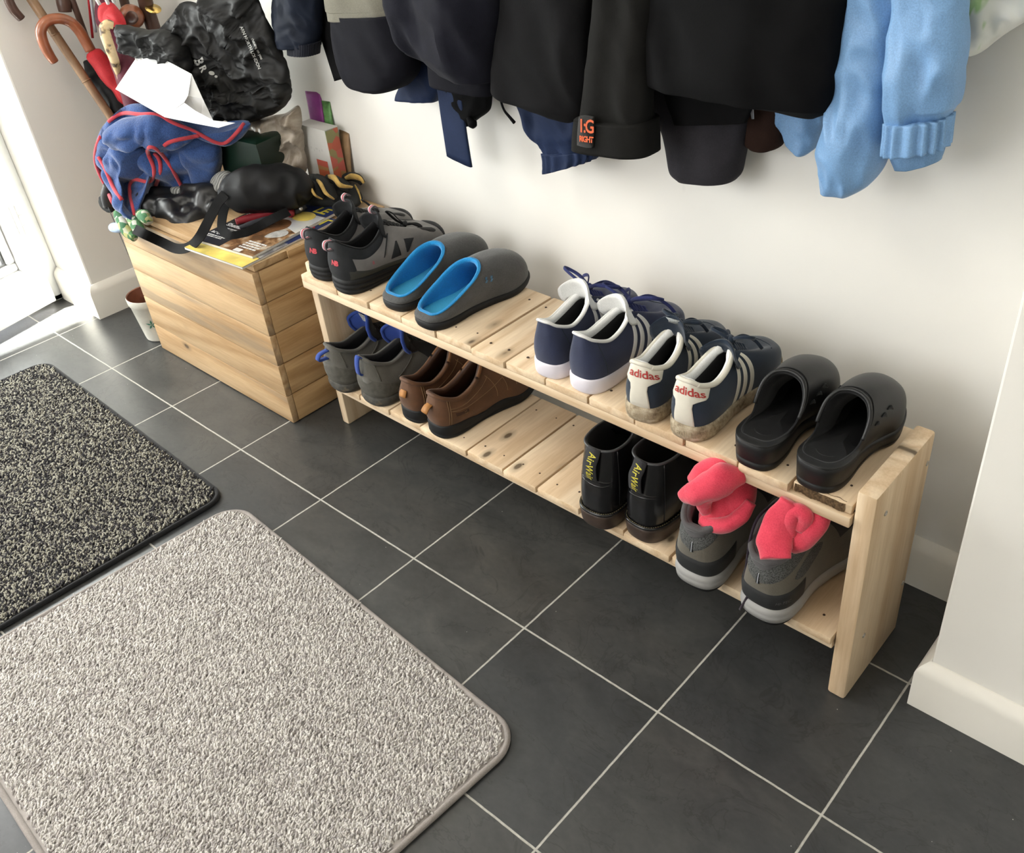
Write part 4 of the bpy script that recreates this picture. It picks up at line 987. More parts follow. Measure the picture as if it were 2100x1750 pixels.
SILVD = mat_plain('dull_silver_print', (.10, .10, .10, 1), .6)

R_ = math.radians
trail('grey and black trail shoe nearest the pine chest, black lace loop standing up', 1.191, .222, R_(4), -1)
trail('grey and black trail shoe on the top shelf beside the blue-lined slippers', 1.285, .212, R_(-3), 1)
slipper('charcoal felt slipper lined in bright blue, beside the trail shoes', 1.445, 0.228, R_(2), -1)
slipper('charcoal felt slipper with a white tag inside, next to the bare boards', 1.562, .214, R_(-2.5), 1)
court('clean navy trainer with white lining and high white tongue, next to the bare boards', 1.903, 0.223, R_(4), -1, 'new')
court('clean navy trainer with white lining and pale sole, next to the red-lettered trainers', 1.988, 0.224, R_(-2.5), 1, 'new')
court('worn navy trainer with cream heel and red lettering, grey label on its tongue', 2.136, 0.213, R_(6), -1, 'old')
court('worn navy trainer with cream heel and red lettering, beside the black clogs', 2.230, 0.216, R_(1), 1, 'old')
clog('black backless clog on the top shelf, beside the red-lettered trainers', 2.367, 0.215, R_(2), -1)
clog('black backless clog at the right end of the top shelf, over the bark edge', 2.474, 0.225, R_(-1), 1)
hiker_low('olive grey walking shoe with blue heel loop sticking out, beside the left upright', 1.194, .196, R_(-4), -1)
hiker_low('olive grey walking shoe with flat blue heel loop, next to the brown shoes', 1.310, .207, R_(-4), 1)
brown_shoe('brown leather slip-on shoe beside the olive grey walking shoes', 1.448, .217, R_(1), -1)
brown_shoe('brown leather slip-on shoe with its tan heel tab sticking out, beside the bare lower boards', 1.540, .213, R_(-5), 1)
dm_boot('black lace-up boot with yellow lettered loop, beside the bare lower boards', 2.033, .190, R_(4), -1)
dm_boot('black lace-up boot with yellow lettered loop, next to the hiking boots', 2.125, .214, R_(-4), 1)
HB1 = hike_boot('grey hiking boot next to the black boots, holding the fatter pink sock', 2.288, 0.168, R_(2), -1).root
HB2 = hike_boot('grey hiking boot beside the end panel, pink sock hanging over its heel', 2.424, 0.172, R_(-3), 1).root
# ================================================================== hanging coats
def place_child(o, parent):
    """parent a mesh whose vertices are in world coordinates"""
    o.parent = parent
    M = Matrix.Translation(parent.location) @ parent.rotation_euler.to_matrix().to_4x4()
    o.matrix_parent_inverse = M.inverted(); return o
def wpart(name, V, F, mat, parent, smooth=True, sharp=None):
    o = mk(name, V, F, mat, None, smooth, sharp)
    return place_child(o, parent) if parent else o
def sleeve(rows, Y, d, seg=56, n=7, folds=0.0, fscale=14.0, seed=1, ribs=None, flat=2.6, dy=None, cap=True, pleat=0.0, pn=9, twist=0.0):
    """cloth tube hung in front of the wall. rows: ((xl, yl), (xr, yr)) seen edges from top to bottom, on the plane y = Y"""
    L = np.array([ony(a[0], a[1], Y) for a, b in rows]); R = np.array([ony(b[0], b[1], Y) for a, b in rows])
    L, R = cr(L, n), cr(R, n); N = len(L); th = np.linspace(0, 2 * PI, seg, endpoint=False); rings = []
    dd = np.interp(np.linspace(0, 1, N), np.linspace(0, 1, len(np.atleast_1d(d))), np.atleast_1d(d))
    yo = np.zeros(N) if dy is None else np.interp(np.linspace(0, 1, N), np.linspace(0, 1, len(dy)), dy)
    for i in range(N):
        C, h = (L[i] + R[i]) / 2, (R[i] - L[i]) / 2
        c, s_ = np.cos(th), np.sin(th); e = 2 / flat
        cx = np.sign(c) * np.abs(c) ** e; sy = np.sign(s_) * np.abs(s_) ** e
        P = C[None] + cx[:, None] * h[None] + np.stack([np.zeros(seg), sy * dd[i] / 2 + yo[i], np.zeros(seg)], 1)
        if pleat: P[:, 1] += pleat * np.sin(cx * pn + twist * i / N * 6 + seed) * np.abs(sy)
        rings.append(P)
    V, F = loft(rings, True, cap, cap)
    if folds:
        W_ = V.copy()
        for i, p in enumerate(V):
            q = Vector((p[0] * fscale + seed * 3.1, seed * 1.7 + p[1] * 4, p[2] * fscale * .55 + p[0] * fscale * .35))
            f = mnoise.noise(q); f2 = 1 - abs(mnoise.noise(q * 2.1 + Vector((9, 3, 1))))
            W_[i, 1] -= folds * (f * .9 + (f2 - .75) * .8)
            W_[i, 0] += folds * .25 * f
        V = W_
    if ribs:
        lo, amp, cnt = ribs; k0 = int(lo * N)
        for i in range(k0, N):
            a = np.sin(th * cnt) * amp; V[i * seg:(i + 1) * seg, 1] += a * np.sin(th); V[i * seg:(i + 1) * seg, 0] += a * np.cos(th)
    return V, F
def coat(name, label, x, group='coats hung along the wall'):
    return thing(name, label, 'coat' if 'jacket' in name or 'coat' in name else name.split('_')[-1], (x, YW - .05, 1.62), 0, group)
def cloth(name, c, **kw):
    m_ = mat_fabric(name, c, **kw); m_.node_tree.nodes['Principled BSDF'].inputs['Specular IOR Level'].default_value = .12 if max(c[:3]) < .1 else .3; return m_
CNAVY = cloth('navy_polyester', (0.0093, 0.0128, 0.0232, 1), var=.25, bump=.15, sheen=.0, rough=.6)
CNAVYB = cloth('navy_rib_knit', (0.0081, 0.0093, 0.0162, 1), var=.2)
CBLACK = cloth('black_softshell', (0.0036, 0.0036, 0.0040, 1), var=.2, bump=.3, sheen=.0)
CCHAR = cloth('charcoal_black_softshell', (0.0072, 0.0071, 0.0078, 1), var=.2, bump=.3, sheen=.0)
CINK = cloth('ink_fleece', (0.0081, 0.0084, 0.0139, 1), var=.25, bump=.5, sheen=.03)
CINK2 = cloth('ink_softshell', (0.0070, 0.0070, 0.0104, 1), var=.2, bump=.3, sheen=.0)
CKHAKI = cloth('khaki_grey_shell', (.150, .142, .112, 1), var=.12, bump=.25, sheen=.0)
CBLUEN = cloth('dark_blue_shell', (.014, .024, .060, 1), var=.2, bump=.2, sheen=.0, rough=.65)
COLIVE = cloth('black_olive_shell', (0.0107, 0.0104, 0.0096, 1), var=.18, bump=.25, sheen=.0)
CGREY = cloth('dark_grey_fleece', (0.026, 0.0245, 0.029, 1), var=.22, bump=.6, bs=420, sheen=.03)
CBROWN = cloth('black_brown_fleece', (.022, .011, .008, 1), var=.2, bump=.5, sheen=.0)
CSKY = cloth('sky_blue_nylon', (.175, .325, .55, 1), var=.06, bump=.12, sheen=.0, rough=.48)
CSKY2 = cloth('sky_blue_lining', (.15, .28, .47, 1), var=.06, bump=.12, sheen=.0, rough=.6)
ORANGE = mat_plain('orange_print', (.62, .10, .022, 1), .6)

# a peg rail above the picture carries the coats
pr = thing('peg_rail', 'white peg rail on the wall above the hanging coats', 'coat rack', (1.7, YW, 1.62))
wpart('rail_board', *boxgeo((.70, YW - .022, 1.57), (2.62, YW - .0005, 1.67), .004), GLOSS, pr, True, 30)
for x in (.86, 1.02, 1.18, 1.36, 1.50, 1.66, 1.80, 1.95, 2.15, 2.22, 2.42, 2.56):
    V, F = tubegeo([(x, YW - .02, 1.61), (x, YW - .09, 1.615), (x, YW - .115, 1.645)], [.006, .006, .009], 10, 4); wpart('peg', V, F, STEEL, pr)
def neck(root, u0, u1, Y, mat, d, ztop=1.60, seed=0):
    """the upper part of a coat, from the cloth between pixels u0 and u1 just above the picture up to its peg"""
    A, B = ony(u0, -150, Y), ony(u1, -150, Y); C = (A + B) / 2; h = (B - A) / 2; rings = []
    th = np.linspace(0, 2 * PI, 36, endpoint=False); e = 2 / 2.6
    cx = np.sign(np.cos(th)) * np.abs(np.cos(th)) ** e; sy = np.sign(np.sin(th)) * np.abs(np.sin(th)) ** e
    for q in np.linspace(-.06, 1, 16):
        k1 = max(0, q); f = (1 - k1 ** 1.7); yc = Y * (1 - k1) + (YW - .085) * k1; z = C[2] + (ztop - C[2]) * q; hh = h * np.array([1, 1, 1 - k1]) * max(f, .0)
        c0 = np.array([C[0], yc, z]); rings.append(c0 + cx[:, None] * (hh + np.array([.014 * k1, 0, 0])) + np.stack([np.zeros(36), sy * (d / 2 * f + .012 * k1), np.zeros(36)], 1))
    V, F = loft(rings, True, True, True); wpart('upper_body', fold(V, .003, 9, seed), F, mat, root)

# 1 navy jacket, ribbed cuff
c1 = coat('rain_jacket', 'navy jacket sleeve with ribbed cuff, first of the coats, over the black bag', .87)
V, F = sleeve([((560, -150), (660, -150)), ((568, 0), (652, 0)), ((572, 40), (650, 40)), ((575, 70), (648, 74)), ((577, 90), (647, 96))], .51, .07, folds=0.0204, fscale=22, seed=2); wpart('sleeve', V, F, CNAVY, c1)
V, F = sleeve([((595, 84), (648, 88)), ((599, 98), (647, 102)), ((600, 108), (646, 113))], .505, .06, seg=96, ribs=(0, .0013, 36)); wpart('cuff', V, F, CNAVYB, c1)
neck(c1, 560, 660, .51, CNAVY, .07, seed=1)
# 2 black belt end
c2 = coat('fabric_belt', 'narrow black fabric belt end hanging between navy sleeve and khaki jacket', 1.0)
V, F = sleeve([((610, -150), (690, -150)), ((640, 0), (702, 0)), ((652, 55), (708, 55)), ((668, 105), (714, 105)), ((688, 166), (722, 156))], .545, .012, folds=.003, fscale=8, seed=3, flat=4); wpart('band', V, F, CBLACK, c2)
neck(c2, 610, 690, .55, CBLACK, .012, seed=2)
# 3 two-tone softshell
c3 = coat('softshell_jacket', 'two-tone jacket, khaki grey above and near-black rounded hem below', 1.15)
V, F = sleeve([((668, -150), (850, -150)), ((684, 0), (832, 0)), ((688, 18), (832, 16)), ((691, 36), (834, 32))], .455, .10, folds=0.0102, fscale=10, seed=5); wpart('body', V, F, CKHAKI, c3)
V, F = sleeve([((690, 28), (834, 26)), ((693, 70), (842, 70)), ((702, 115), (848, 118)), ((712, 150), (846, 150)), ((724, 172), (838, 167)), ((745, 184), (826, 178)), ((765, 189), (812, 184))], .45, [.105, .105, .10, .085, .05], folds=0.0119, fscale=9, seed=6); wpart('lower_body', V, F, CINK2, c3)
neck(c3, 668, 850, .455, CKHAKI, .10, seed=3)
# 4 ink fleece
c4 = coat('fleece_jacket', 'ink navy fleece bunched outwards above a narrow hem band, beside the two-tone jacket', 1.4)
V, F = sleeve([((800, -150), (1050, -150)), ((812, 0), (1042, 0)), ((826, 55), (1034, 55)), ((846, 92), (1030, 100)), ((872, 120), (1026, 140)), ((900, 142), (1022, 166))], .435, [.13, .14, .14, .12, .09], folds=.034, fscale=8, seed=8); wpart('body', V, F, CINK, c4)
V, F = sleeve([((888, 128), (1024, 158)), ((889, 146), (1021, 176)), ((891, 166), (1017, 194))], .45, .08, folds=.005, fscale=14, seed=9); wpart('hem_band', V, F, CINK2, c4)
neck(c4, 800, 1050, .44, CINK, .13, seed=4)
# 5 dark blue belted coat
c5 = coat('belted_raincoat', 'dark blue raincoat showing below the ink fleece, wide belt end hanging lowest', 1.35)
V, F = sleeve([((850, -150), (1000, -150)), ((845, 60), (990, 60)), ((834, 130), (940, 140)), ((824, 170), (912, 178)), ((814, 201), (896, 208))], .535, .05, folds=0.0136, fscale=16, seed=11); wpart('body', V, F, CBLUEN, c5)
V, F = sleeve([((890, 100), (1004, 130)), ((897, 160), (1004, 185)), ((908, 200), (1003, 205)), ((930, 228), (1000, 228)), ((948, 250), (978, 246)), ((955, 258), (968, 256))], .525, [.05, .05, .045, .02], folds=0.0136, fscale=16, seed=12); wpart('skirt_corner', V, F, CBLACK, c5)
V, F = sleeve([((884, 120), (940, 124)), ((896, 175), (946, 180)), ((905, 235), (953, 242)), ((917, 319), (968, 343))], .50, .010, folds=.002, fscale=8, seed=13, flat=4); wpart('belt', V, F, CBLUEN, c5)
p_ = ony(969, 254, .495); V, F = tubegeo([p_ + np.array([-.011, 0, .012]), p_, p_ + np.array([.006, 0, -.006])], [.005, .011, .006], 12, 5); wpart('toggle', V, F, CBLACK, c5)
neck(c5, 850, 1000, .535, CBLUEN, .05, seed=5)
# 6 charcoal jacket with drawcord
c6 = coat('drawcord_jacket', 'charcoal black jacket hem with a thin drawcord dangling, left of the orange-patched sleeve', 1.75)
V, F = sleeve([((1022, -150), (1240, -150)), ((1036, 0), (1222, 0)), ((1028, 90), (1216, 90)), ((1021, 150), (1212, 165)), ((1017, 186), (1202, 222)), ((1040, 200), (1186, 244)), ((1085, 220), (1172, 251))], .44, [.10, .10, .09, .06, .03], folds=0.0170, fscale=7, seed=15); wpart('body', V, F, CCHAR, c6)
V, F = tubegeo([ony(1026, 180, .455), ony(1027, 205, .455), ony(1034, 226, .455), ony(1045, 240, .455), ony(1055, 252, .455)], [.0022, .0022, .0024, .003, .0036], 8, 6); wpart('drawcord', V, F, CBLACK, c6)
neck(c6, 1022, 1240, .44, CCHAR, .10, seed=6)
# 7 navy windproof sleeve
c7 = coat('windproof_jacket', 'navy windproof sleeve with gathered elastic cuff, hanging behind the orange-patched sleeve', 1.8)
V, F = sleeve([((1050, -150), (1210, -150)), ((1055, 60), (1212, 60)), ((1064, 190), (1216, 200)), ((1076, 236), (1218, 240)), ((1096, 276), (1218, 280)), ((1116, 304), (1217, 306)), ((1119, 318), (1221, 312))], .525, [.06, .06, .075, .06], folds=0.0204, fscale=16, seed=17); wpart('sleeve', V, F, CBLUEN, c7)
V, F = sleeve([((1117, 312), (1222, 306)), ((1120, 330), (1223, 318)), ((1120, 353), (1218, 327))], .52, .06, seg=110, ribs=(0, .0026, 17), folds=.003, fscale=30, seed=18); wpart('cuff', V, F, CBLUEN, c7)
neck(c7, 1050, 1210, .53, CBLUEN, .06, seed=7)
# 8 sleeve with orange patch
c8 = coat('patched_jacket', 'black olive jacket sleeve with orange lettered patch on its turned-up cuff', 1.95)
V, F = sleeve([((1235, -150), (1360, -150)), ((1226, 0), (1350, 0)), ((1218, 70), (1342, 80)), ((1208, 160), (1336, 170)), ((1202, 215), (1334, 225)), ((1198, 250), (1335, 262))], .425, .075, folds=0.0102, fscale=9, seed=20, pleat=.004, pn=5); wpart('sleeve', V, F, COLIVE, c8)
V, F = sleeve([((1192, 236), (1338, 248)), ((1189, 262), (1340, 276)), ((1187, 296), (1341, 316))], .42, .092, folds=.003, fscale=10, seed=21, flat=3.2); cuf = wpart('cuff', V, F, COLIVE, c8)
def wallpanel(px, Y, th=.004, bev=True):
    """thin sewn patch given by its corner pixels on the plane y = Y"""
    P = cr([ony(u, v, Y) for u, v in px], 5, True); n = len(P); V = np.vstack([P, P + np.array([0, -th, 0]), P.mean(0)[None] + np.array([0, -th * 1.05, 0])])
    F = [(i, (i + 1) % n, n + (i + 1) % n, n + i) for i in range(n)] + [(2 * n, n + i, n + (i + 1) % n) for i in range(n)]
    return V, F
PY = .3695
V, F = wallpanel([(1194, 237), (1216, 239), (1219, 246), (1218, 292), (1214, 302), (1190, 298), (1186, 290), (1189, 244)], PY + .004, .004); pt = wpart('patch', V, F, mat_fabric('patch_cloth', (.020, .019, .018, 1)), c8)
ex = ony(1217, 270, PY) - ony(1187, 267, PY); ey = ony(1203, 240, PY) - ony(1203, 290, PY); ex /= np.linalg.norm(ex); ey /= np.linalg.norm(ey); nz = np.array([0, -1, 0])
for txt, u, v, sz in (('1:G', 1203, 260, .034), ('RIGHT', 1203, 286, .0148)):
    V, F = textgeo(txt, sz, 0, .0006, .82); wpart('lettering', place(V * np.array([.86, 1.0, 1]), ony(u, v, PY) + np.array([0, -.0012, 0]), ex, ey, nz), F, ORANGE, pt)
neck(c8, 1235, 1360, .425, COLIVE, .075, seed=8)
# 9 big black jacket
c9 = coat('black_jacket', 'wide plain black jacket, its drooping hem left of the sky blue sleeves', 2.2)
V, F = sleeve([((1335, -150), (1760, -150)), ((1337, 0), (1745, 0)), ((1334, 80), (1732, 85)), ((1333, 140), (1722, 165)), ((1334, 165), (1710, 215)), ((1390, 172), (1700, 232)), ((1500, 190), (1672, 243))], .45, [.11, .12, .12, .10, .04], folds=0.0204, fscale=6, seed=23); wpart('body', V, F, CBLACK, c9)
neck(c9, 1335, 1760, .46, CBLACK, .11, seed=9)
# 10 grey fleece sleeve
c10 = coat('grey_fleece', 'dark grey fleece sleeve with a black flap, hanging below the wide black jacket', 2.2)
V, F = sleeve([((1340, -150), (1540, -150)), ((1334, 60), (1545, 60)), ((1333, 165), (1546, 170)), ((1340, 220), (1543, 222)), ((1364, 272), (1534, 278)), ((1377, 328), (1522, 335)), ((1382, 350), (1516, 358)), ((1396, 364), (1506, 370))], .535, [.05, .06, .075, .085, .07], folds=.005, fscale=10, seed=25); wpart('sleeve', V, F, CGREY, c10)
V, F = sleeve([((1362, 186), (1546, 186)), ((1368, 212), (1545, 212)), ((1378, 238), (1536, 238)), ((1384, 256), (1530, 252))], .49, .016, folds=.004, fscale=12, seed=26, flat=4); wpart('flap', V, F, CBLACK, c10)
neck(c10, 1340, 1540, .535, CGREY, .05, seed=10)
# 11 brown sleeve, zip
c11 = coat('brown_fleece', 'blackish brown fleece sleeve end with a silver zip pull, beside the grey fleece', 2.3)
V, F = sleeve([((1535, -150), (1620, -150)), ((1540, 60), (1620, 60)), ((1538, 200), (1616, 214)), ((1536, 250), (1612, 264)), ((1533, 286), (1602, 298)), ((1545, 298), (1588, 305))], .55, .055, folds=.004, fscale=14, seed=27); wpart('sleeve', V, F, CBROWN, c11)
for k_ in (0, 1):
    V, F = tubegeo([ony(1540 + 4 * k_, 208, .505), ony(1540 + 4 * k_, 226, .505), ony(1543 + 2 * k_, 244, .505)], .0014, 6, 4); wpart('zip_pull', V, F, SILV, c11)
neck(c11, 1535, 1620, .55, CBROWN, .05, seed=11)
# 12 sky blue jacket
c12 = coat('blue_windbreaker', 'sky blue nylon jacket with gathered cuffs, last of the coats on the right', 2.45)
V, F = sleeve([((1735, -150), (1862, -150)), ((1752, 0), (1858, 0)), ((1720, 92), (1846, 85)), ((1711, 160), (1834, 160)), ((1702, 235), (1828, 230)), ((1686, 300), (1826, 300)), ((1690, 340), (1812, 338)), ((1690, 372), (1786, 372)), ((1691, 390), (1752, 393))], .475, [.08, .09, .10, .09, .06], folds=.028, fscale=14, seed=30); wpart('sleeve', V, F, CSKY, c12)
V, F = sleeve([((1830, -150), (1990, -150)), ((1838, 0), (1983, 0)), ((1829, 80), (1981, 62)), ((1824, 150), (1977, 128)), ((1823, 200), (1966, 205)), ((1824, 238), (1957, 222)), ((1824, 252), (1946, 242))], .44, [.09, .10, .11, .10, .075], folds=.026, fscale=14, seed=41); wpart('sleeve', V, F, CSKY, c12)
V, F = sleeve([((1823, 246), (1948, 238)), ((1820, 280), (1945, 266)), ((1817, 313), (1941, 301))], .435, .080, seg=120, ribs=(0, .0036, 16), folds=.003, fscale=26, seed=32); wpart('cuff', V, F, CSKY, c12)
V, F = sleeve([((1826, 290), (1936, 284)), ((1828, 322), (1934, 310)), ((1838, 345), (1928, 330))], .485, .05, folds=0.0102, fscale=24, seed=33); wpart('inner_cuff', V, F, CSKY2, c12)
V, F = sleeve([((1575, 120), (1700, 120)), ((1588, 210), (1692, 230)), ((1600, 256), (1684, 262)), ((1618, 292), (1672, 300)), ((1636, 303), (1660, 312))], .55, .05, folds=0.0136, fscale=24, seed=34); wpart('far_cuff', V, F, CSKY, c12)
neck(c12, 1735, 1990, .455, CSKY, .09, seed=12)
# 13 carrier bag
t_ = NT('printed_carrier_plastic'); v_ = t_.coords((6, 6, 3), (0, .5, 0)); f_ = t_.noise(v_, 1.6, 3, .6, .6)
t_.color(t_.ramp(f_, [(.38, (.70, .70, .66, 1)), (.52, (.66, .67, .60, 1)), (.56, (.33, .50, .22, 1)), (.64, (.42, .58, .30, 1)), (.70, (.60, .52, .42, 1))])); t_.rough(.35); BAGM = t_.m
c13 = thing('carrier_bag', 'white plastic carrier bag with green print hanging right of the sky blue sleeves', 'bag', (2.58, YW - .05, 1.62))
V, F = sleeve([((1960, -150), (2300, -150)), ((1980, 0), (2180, -10)), ((1979, 50), (2110, 40)), ((1979, 85), (2052, 78)), ((1984, 106), (2022, 102)), ((1990, 112), (2008, 110))], .525, [.08, .08, .06, .02], folds=0.0204, fscale=18, seed=36); wpart('bag_body', V, F, BAGM, c13)
neck(c13, 1960, 2300, .53, BAGM, .06, seed=13)
# ================================================================== things piled on and beside the chest
from mathutils.bvhtree import BVHTree
def pillow(px, depth, amp=.01, scale=14, seed=0, n=6, nr=14, back=.35, crease=.6, soft=.5, ridge=False):
    """soft puffy shape with a traced outline: px = (u, v, y) outline points with their own distance y"""
    P = cr([ony(u, v, y) for u, v, y in px], n, True); C = P.mean(0); u_, s_, vt = np.linalg.svd(P - C); N = vt[2]
    if N @ (CAM - C) < 0: N = -N
    m_ = len(P); V = [C + N * depth]; rings_f, rings_b = [], []
    qs = np.linspace(0, 1, nr + 1)[1:]
    for q in qs:
        z = depth * (1 - q ** (2 / soft)) ** .5 if q < 1 else 0.0
        rings_f.append(C + (P - C) * q + N * z)
    for q in qs[:-1][::-1]: rings_b.append(C + (P - C) * q - N * depth * back * (1 - q ** 4) ** .5)
    R = np.array(rings_f + rings_b); V = np.vstack([C + N * depth, R.reshape(-1, 3), C - N * depth * back]); F = []
    K = len(R); F += [(0, 1 + j, 1 + (j + 1) % m_) for j in range(m_)]
    F += gridF(K, m_, False, True, 1); last = len(V) - 1; b = 1 + (K - 1) * m_
    F += [(last, b + (j + 1) % m_, b + j) for j in range(m_)]
    W_ = V.copy(); nf = 1 + len(rings_f) * m_
    for i, p in enumerate(V):
        q = Vector(p * scale) + Vector((seed * 5.3, seed * 2.1, 0)); w = (1 - abs(mnoise.noise(q))) ** 2.2; w2 = mnoise.noise(q * .55 + Vector((3, 8, 1)))
        k_ = amp * (w2 * (1.6 - crease) + (.45 - w) * crease * 1.7) if not ridge else amp * (w2 * .9 + ((1 - abs(mnoise.noise(q))) ** 4 - .3) * 1.1 + ((1 - abs(mnoise.noise(q * 2.3 + Vector((5, 1, 2))))) ** 4 - .3) * .45)
        r_ = .35 if (i >= nf - m_ and i < nf) else (1.0 if i < nf else .3)
        W_[i] = p + N * k_ * r_
    return W_, F
class Drape:
    """finds the visible surface of meshes along the photo's sight lines, to lay seams on it"""
    def __init__(s, *VF):
        V = []; F = []; k_ = 0
        for v, f in VF: V += [tuple(x) for x in v]; F += [tuple(int(i) + k_ for i in g) for g in f]; k_ += len(v)
        s.b = BVHTree.FromPolygons(V, F)
    def at(s, u, v, lift=.0015, y=None):
        d = Vector(ray(u, v)).normalized(); h = s.b.ray_cast(Vector(CAM), d)
        if h[0] is None:                       # just off the edge: the nearest point of the cloth itself
            q = Vector(ony(u, v, yb(u) if y is None else y)); h = s.b.find_nearest(q); return np.array(h[0] - d * lift)
        return np.array(h[0] - d * lift)
    def line(s, px, lift=.0015, y=None, sub=5):
        q = cr([(a[0], a[1], 0) for a in px], sub)
        return np.array([s.at(a[0], a[1], lift, y) for a in q])
def smooth(P, k_=2):
    P = np.array(P)
    for _ in range(k_): P[1:-1] = (P[:-2] + 2 * P[1:-1] + P[2:]) / 4
    return P

# ---- magazines
def mat_cover(name, base, blobs, scale):
    t = NT(name); v = t.coords((scale, scale, 1)); f = t.noise(v, 1.0, 4, .6, .4); t.color(t.ramp(f, blobs)); t.rough(.3); t.b.inputs['Specular IOR Level'].default_value = .5; return t.m
PAPER = mat_plain('page_edges', (.62, .60, .55, 1), .8, var=.08, vs=300)
NAVYC = mat_plain('navy_cover_ink', (.020, .035, .125, 1), .3); YELC = mat_plain('yellow_cover_ink', (.74, .58, .14, 1), .35, var=.3, vs=14); YELC2 = mat_plain('yellow_title', (.66, .56, .06, 1), .35)
WHT = mat_plain('white_print', (.72, .71, .69, 1), .4); REDC = mat_plain('red_badge', (.55, .03, .04, 1), .4)
def magazine(label, c, rz, z, w, h, th, cover):
    o = thing('magazine', label, 'magazine', (c[0], c[1], z), rz, 'magazines on the chest lid')
    V, F = boxgeo((-w / 2, -h / 2, 0), (w / 2, h / 2, th - .0006), .0006); mk('pages', V, F, PAPER, o, True, 30)
    V, F = boxgeo((-w / 2 - .0005, -h / 2 - .0005, th - .0006), (w / 2 + .0005, h / 2 + .0005, th), .0002); mk('cover', V, F, cover, o, True, 30)
    o['top'] = 0; del o['top']; return o
def flat(name, pts, z, mat, parent):
    n = len(pts); V = [(x, y, z) for x, y in pts] + [(x, y, z - .0004) for x, y in pts]
    return mk(name, V, [tuple(range(n))] + [(i, i + n, (i + 1) % n + n, (i + 1) % n) for i in range(n)], mat, parent, False)
def mtext(txt, x, y, z, size, mat, parent, shear=0, bold=0.0, name='lettering'):
    V, F = textgeo(txt, size, shear, bold, .95, 2, 'LEFT'); mk(name, V + np.array([x, y, z]), F, mat, parent, False)
LID = .4695
# lower magazine: blue top, yellow foot
m2 = magazine('lower magazine with yellow foot and blue top, sticking out over the chest front', (.897, .275), R_(5), LID, .222, .305, .006, NAVYC)
zt = .0062; flat('cover_panel', [(-.111, -.1525), (.111, -.1525), (.111, -.100), (-.111, -.085)], zt, YELC, m2)
flat('cover_panel', [(-.111, -.083), (.111, -.098), (.111, -.01), (-.111, -.01)], zt, mat_cover('grey_photo_print', None, [(.3, (.05, .05, .06, 1)), (.5, (.24, .23, .24, 1)), (.7, (.55, .53, .5, 1))], 38), m2)
a_ = np.linspace(0, 2 * PI, 24, endpoint=False); flat('cover_badge', [(.072 + .032 * math.cos(q), .072 + .030 * math.sin(q)) for q in a_], zt + .0002, REDC, m2)
mtext('WIN', .048, .072, zt + .0005, .026, WHT, m2, .1, .0006); mtext('ST', .058, .122, zt + .0004, .050, YELC2, m2, 0, .001)
# upper magazine
DOG = mat_cover('cover_photo', None, [(.30, (.035, .028, .022, 1)), (.46, (.13, .06, .025, 1)), (.55, (.30, .17, .08, 1)), (.66, (.52, .45, .36, 1))], 24)
m1 = magazine('upper magazine with a brown dog photo and yellow title, under the red handled saw', (.881, .310), R_(7), LID + .0068, .216, .302, .0075, DOG)
zt = .0077
flat('cover_panel', [(-.108, .095), (.108, .095), (.108, .151), (-.108, .151)], zt, NAVYC, m1)
flat('cover_panel', [(-.108, -.151), (-.012, -.151), (-.02, .09), (-.108, .09)], zt, mat_plain('dark_cover_column', (.024, .022, .020, 1), .3), m1)
flat('cover_panel', [(-.015, .03), (.108, -.01), (.108, .093), (-.02, .093)], zt - .0001, mat_cover('pale_sky_print', None, [(.35, (.48, .50, .55, 1)), (.6, (.62, .60, .55, 1))], 14), m1)
V = []; r_ = random.Random(5)
hd = [(.012, -.075), (.04, -.05), (.055, -.02), (.062, .010), (.045, .035), (.018, .038), (-.006, .018), (-.01, -.02), (-.008, -.06)]
flat('cover_photo_dog', [tuple(p) for p in cr([(x, y, 0) for x, y in hd], 4, True)[:, :2]], zt + .0002, mat_cover('brown_dog_print', None, [(.3, (.07, .03, .012, 1)), (.6, (.21, .10, .045, 1))], 60), m1)
flat('cover_photo_muzzle', [tuple(p) for p in cr([(x, y, 0) for x, y in [(.052, -.062), (.088, -.045), (.092, -.02), (.07, -.008), (.05, -.03)]], 4, True)[:, :2]], zt + .0004, mat_cover('grey_muzzle_print', None, [(.3, (.25, .24, .23, 1)), (.6, (.5, .49, .47, 1))], 60), m1)
mtext('LE', .046, .120, zt + .0004, .046, YELC2, m1, .12, .0014)
flat('cover_badge', [(.050 + .034 * math.cos(q), .074 + .027 * math.sin(q)) for q in a_], zt + .0004, YELC, m1)
mtext('Shetlan', -.100, -.052, zt + .0004, .022, WHT, m1, .2, .0005)
mtext('RC Queen Hotel', -.100, -.100, zt + .0004, .0125, WHT, m1, .1, .0004)
def bars(x, y, n, w, h, gap):
    g = MB()
    for i in range(n):
        q = -1.0; xx = x
        while xx < x + w * (1 - .12 * (i % 2)):
            ww = r_.uniform(.004, .012); V, F = boxgeo((xx, y - i * gap, 0), (min(xx + ww, x + w), y - i * gap + h, .0002), 0); g.add(V + np.array([0, 0, zt + .0003]), F); xx += ww + .0018
    g.build('small_print', WHT, m1, False)
bars(-.100, -.072, 2, .062, .0042, .0072); bars(-.100, -.116, 2, .066, .0042, .0072); bars(-.100, .02, 4, .05, .0042, .0075)
bars(.034, -.098, 4, .062, .0058, .0105)
flat('cover_badge', [(.036, -.150), (.060, -.150), (.060, -.136), (.036, -.136)], zt + .0003, WHT, m1)

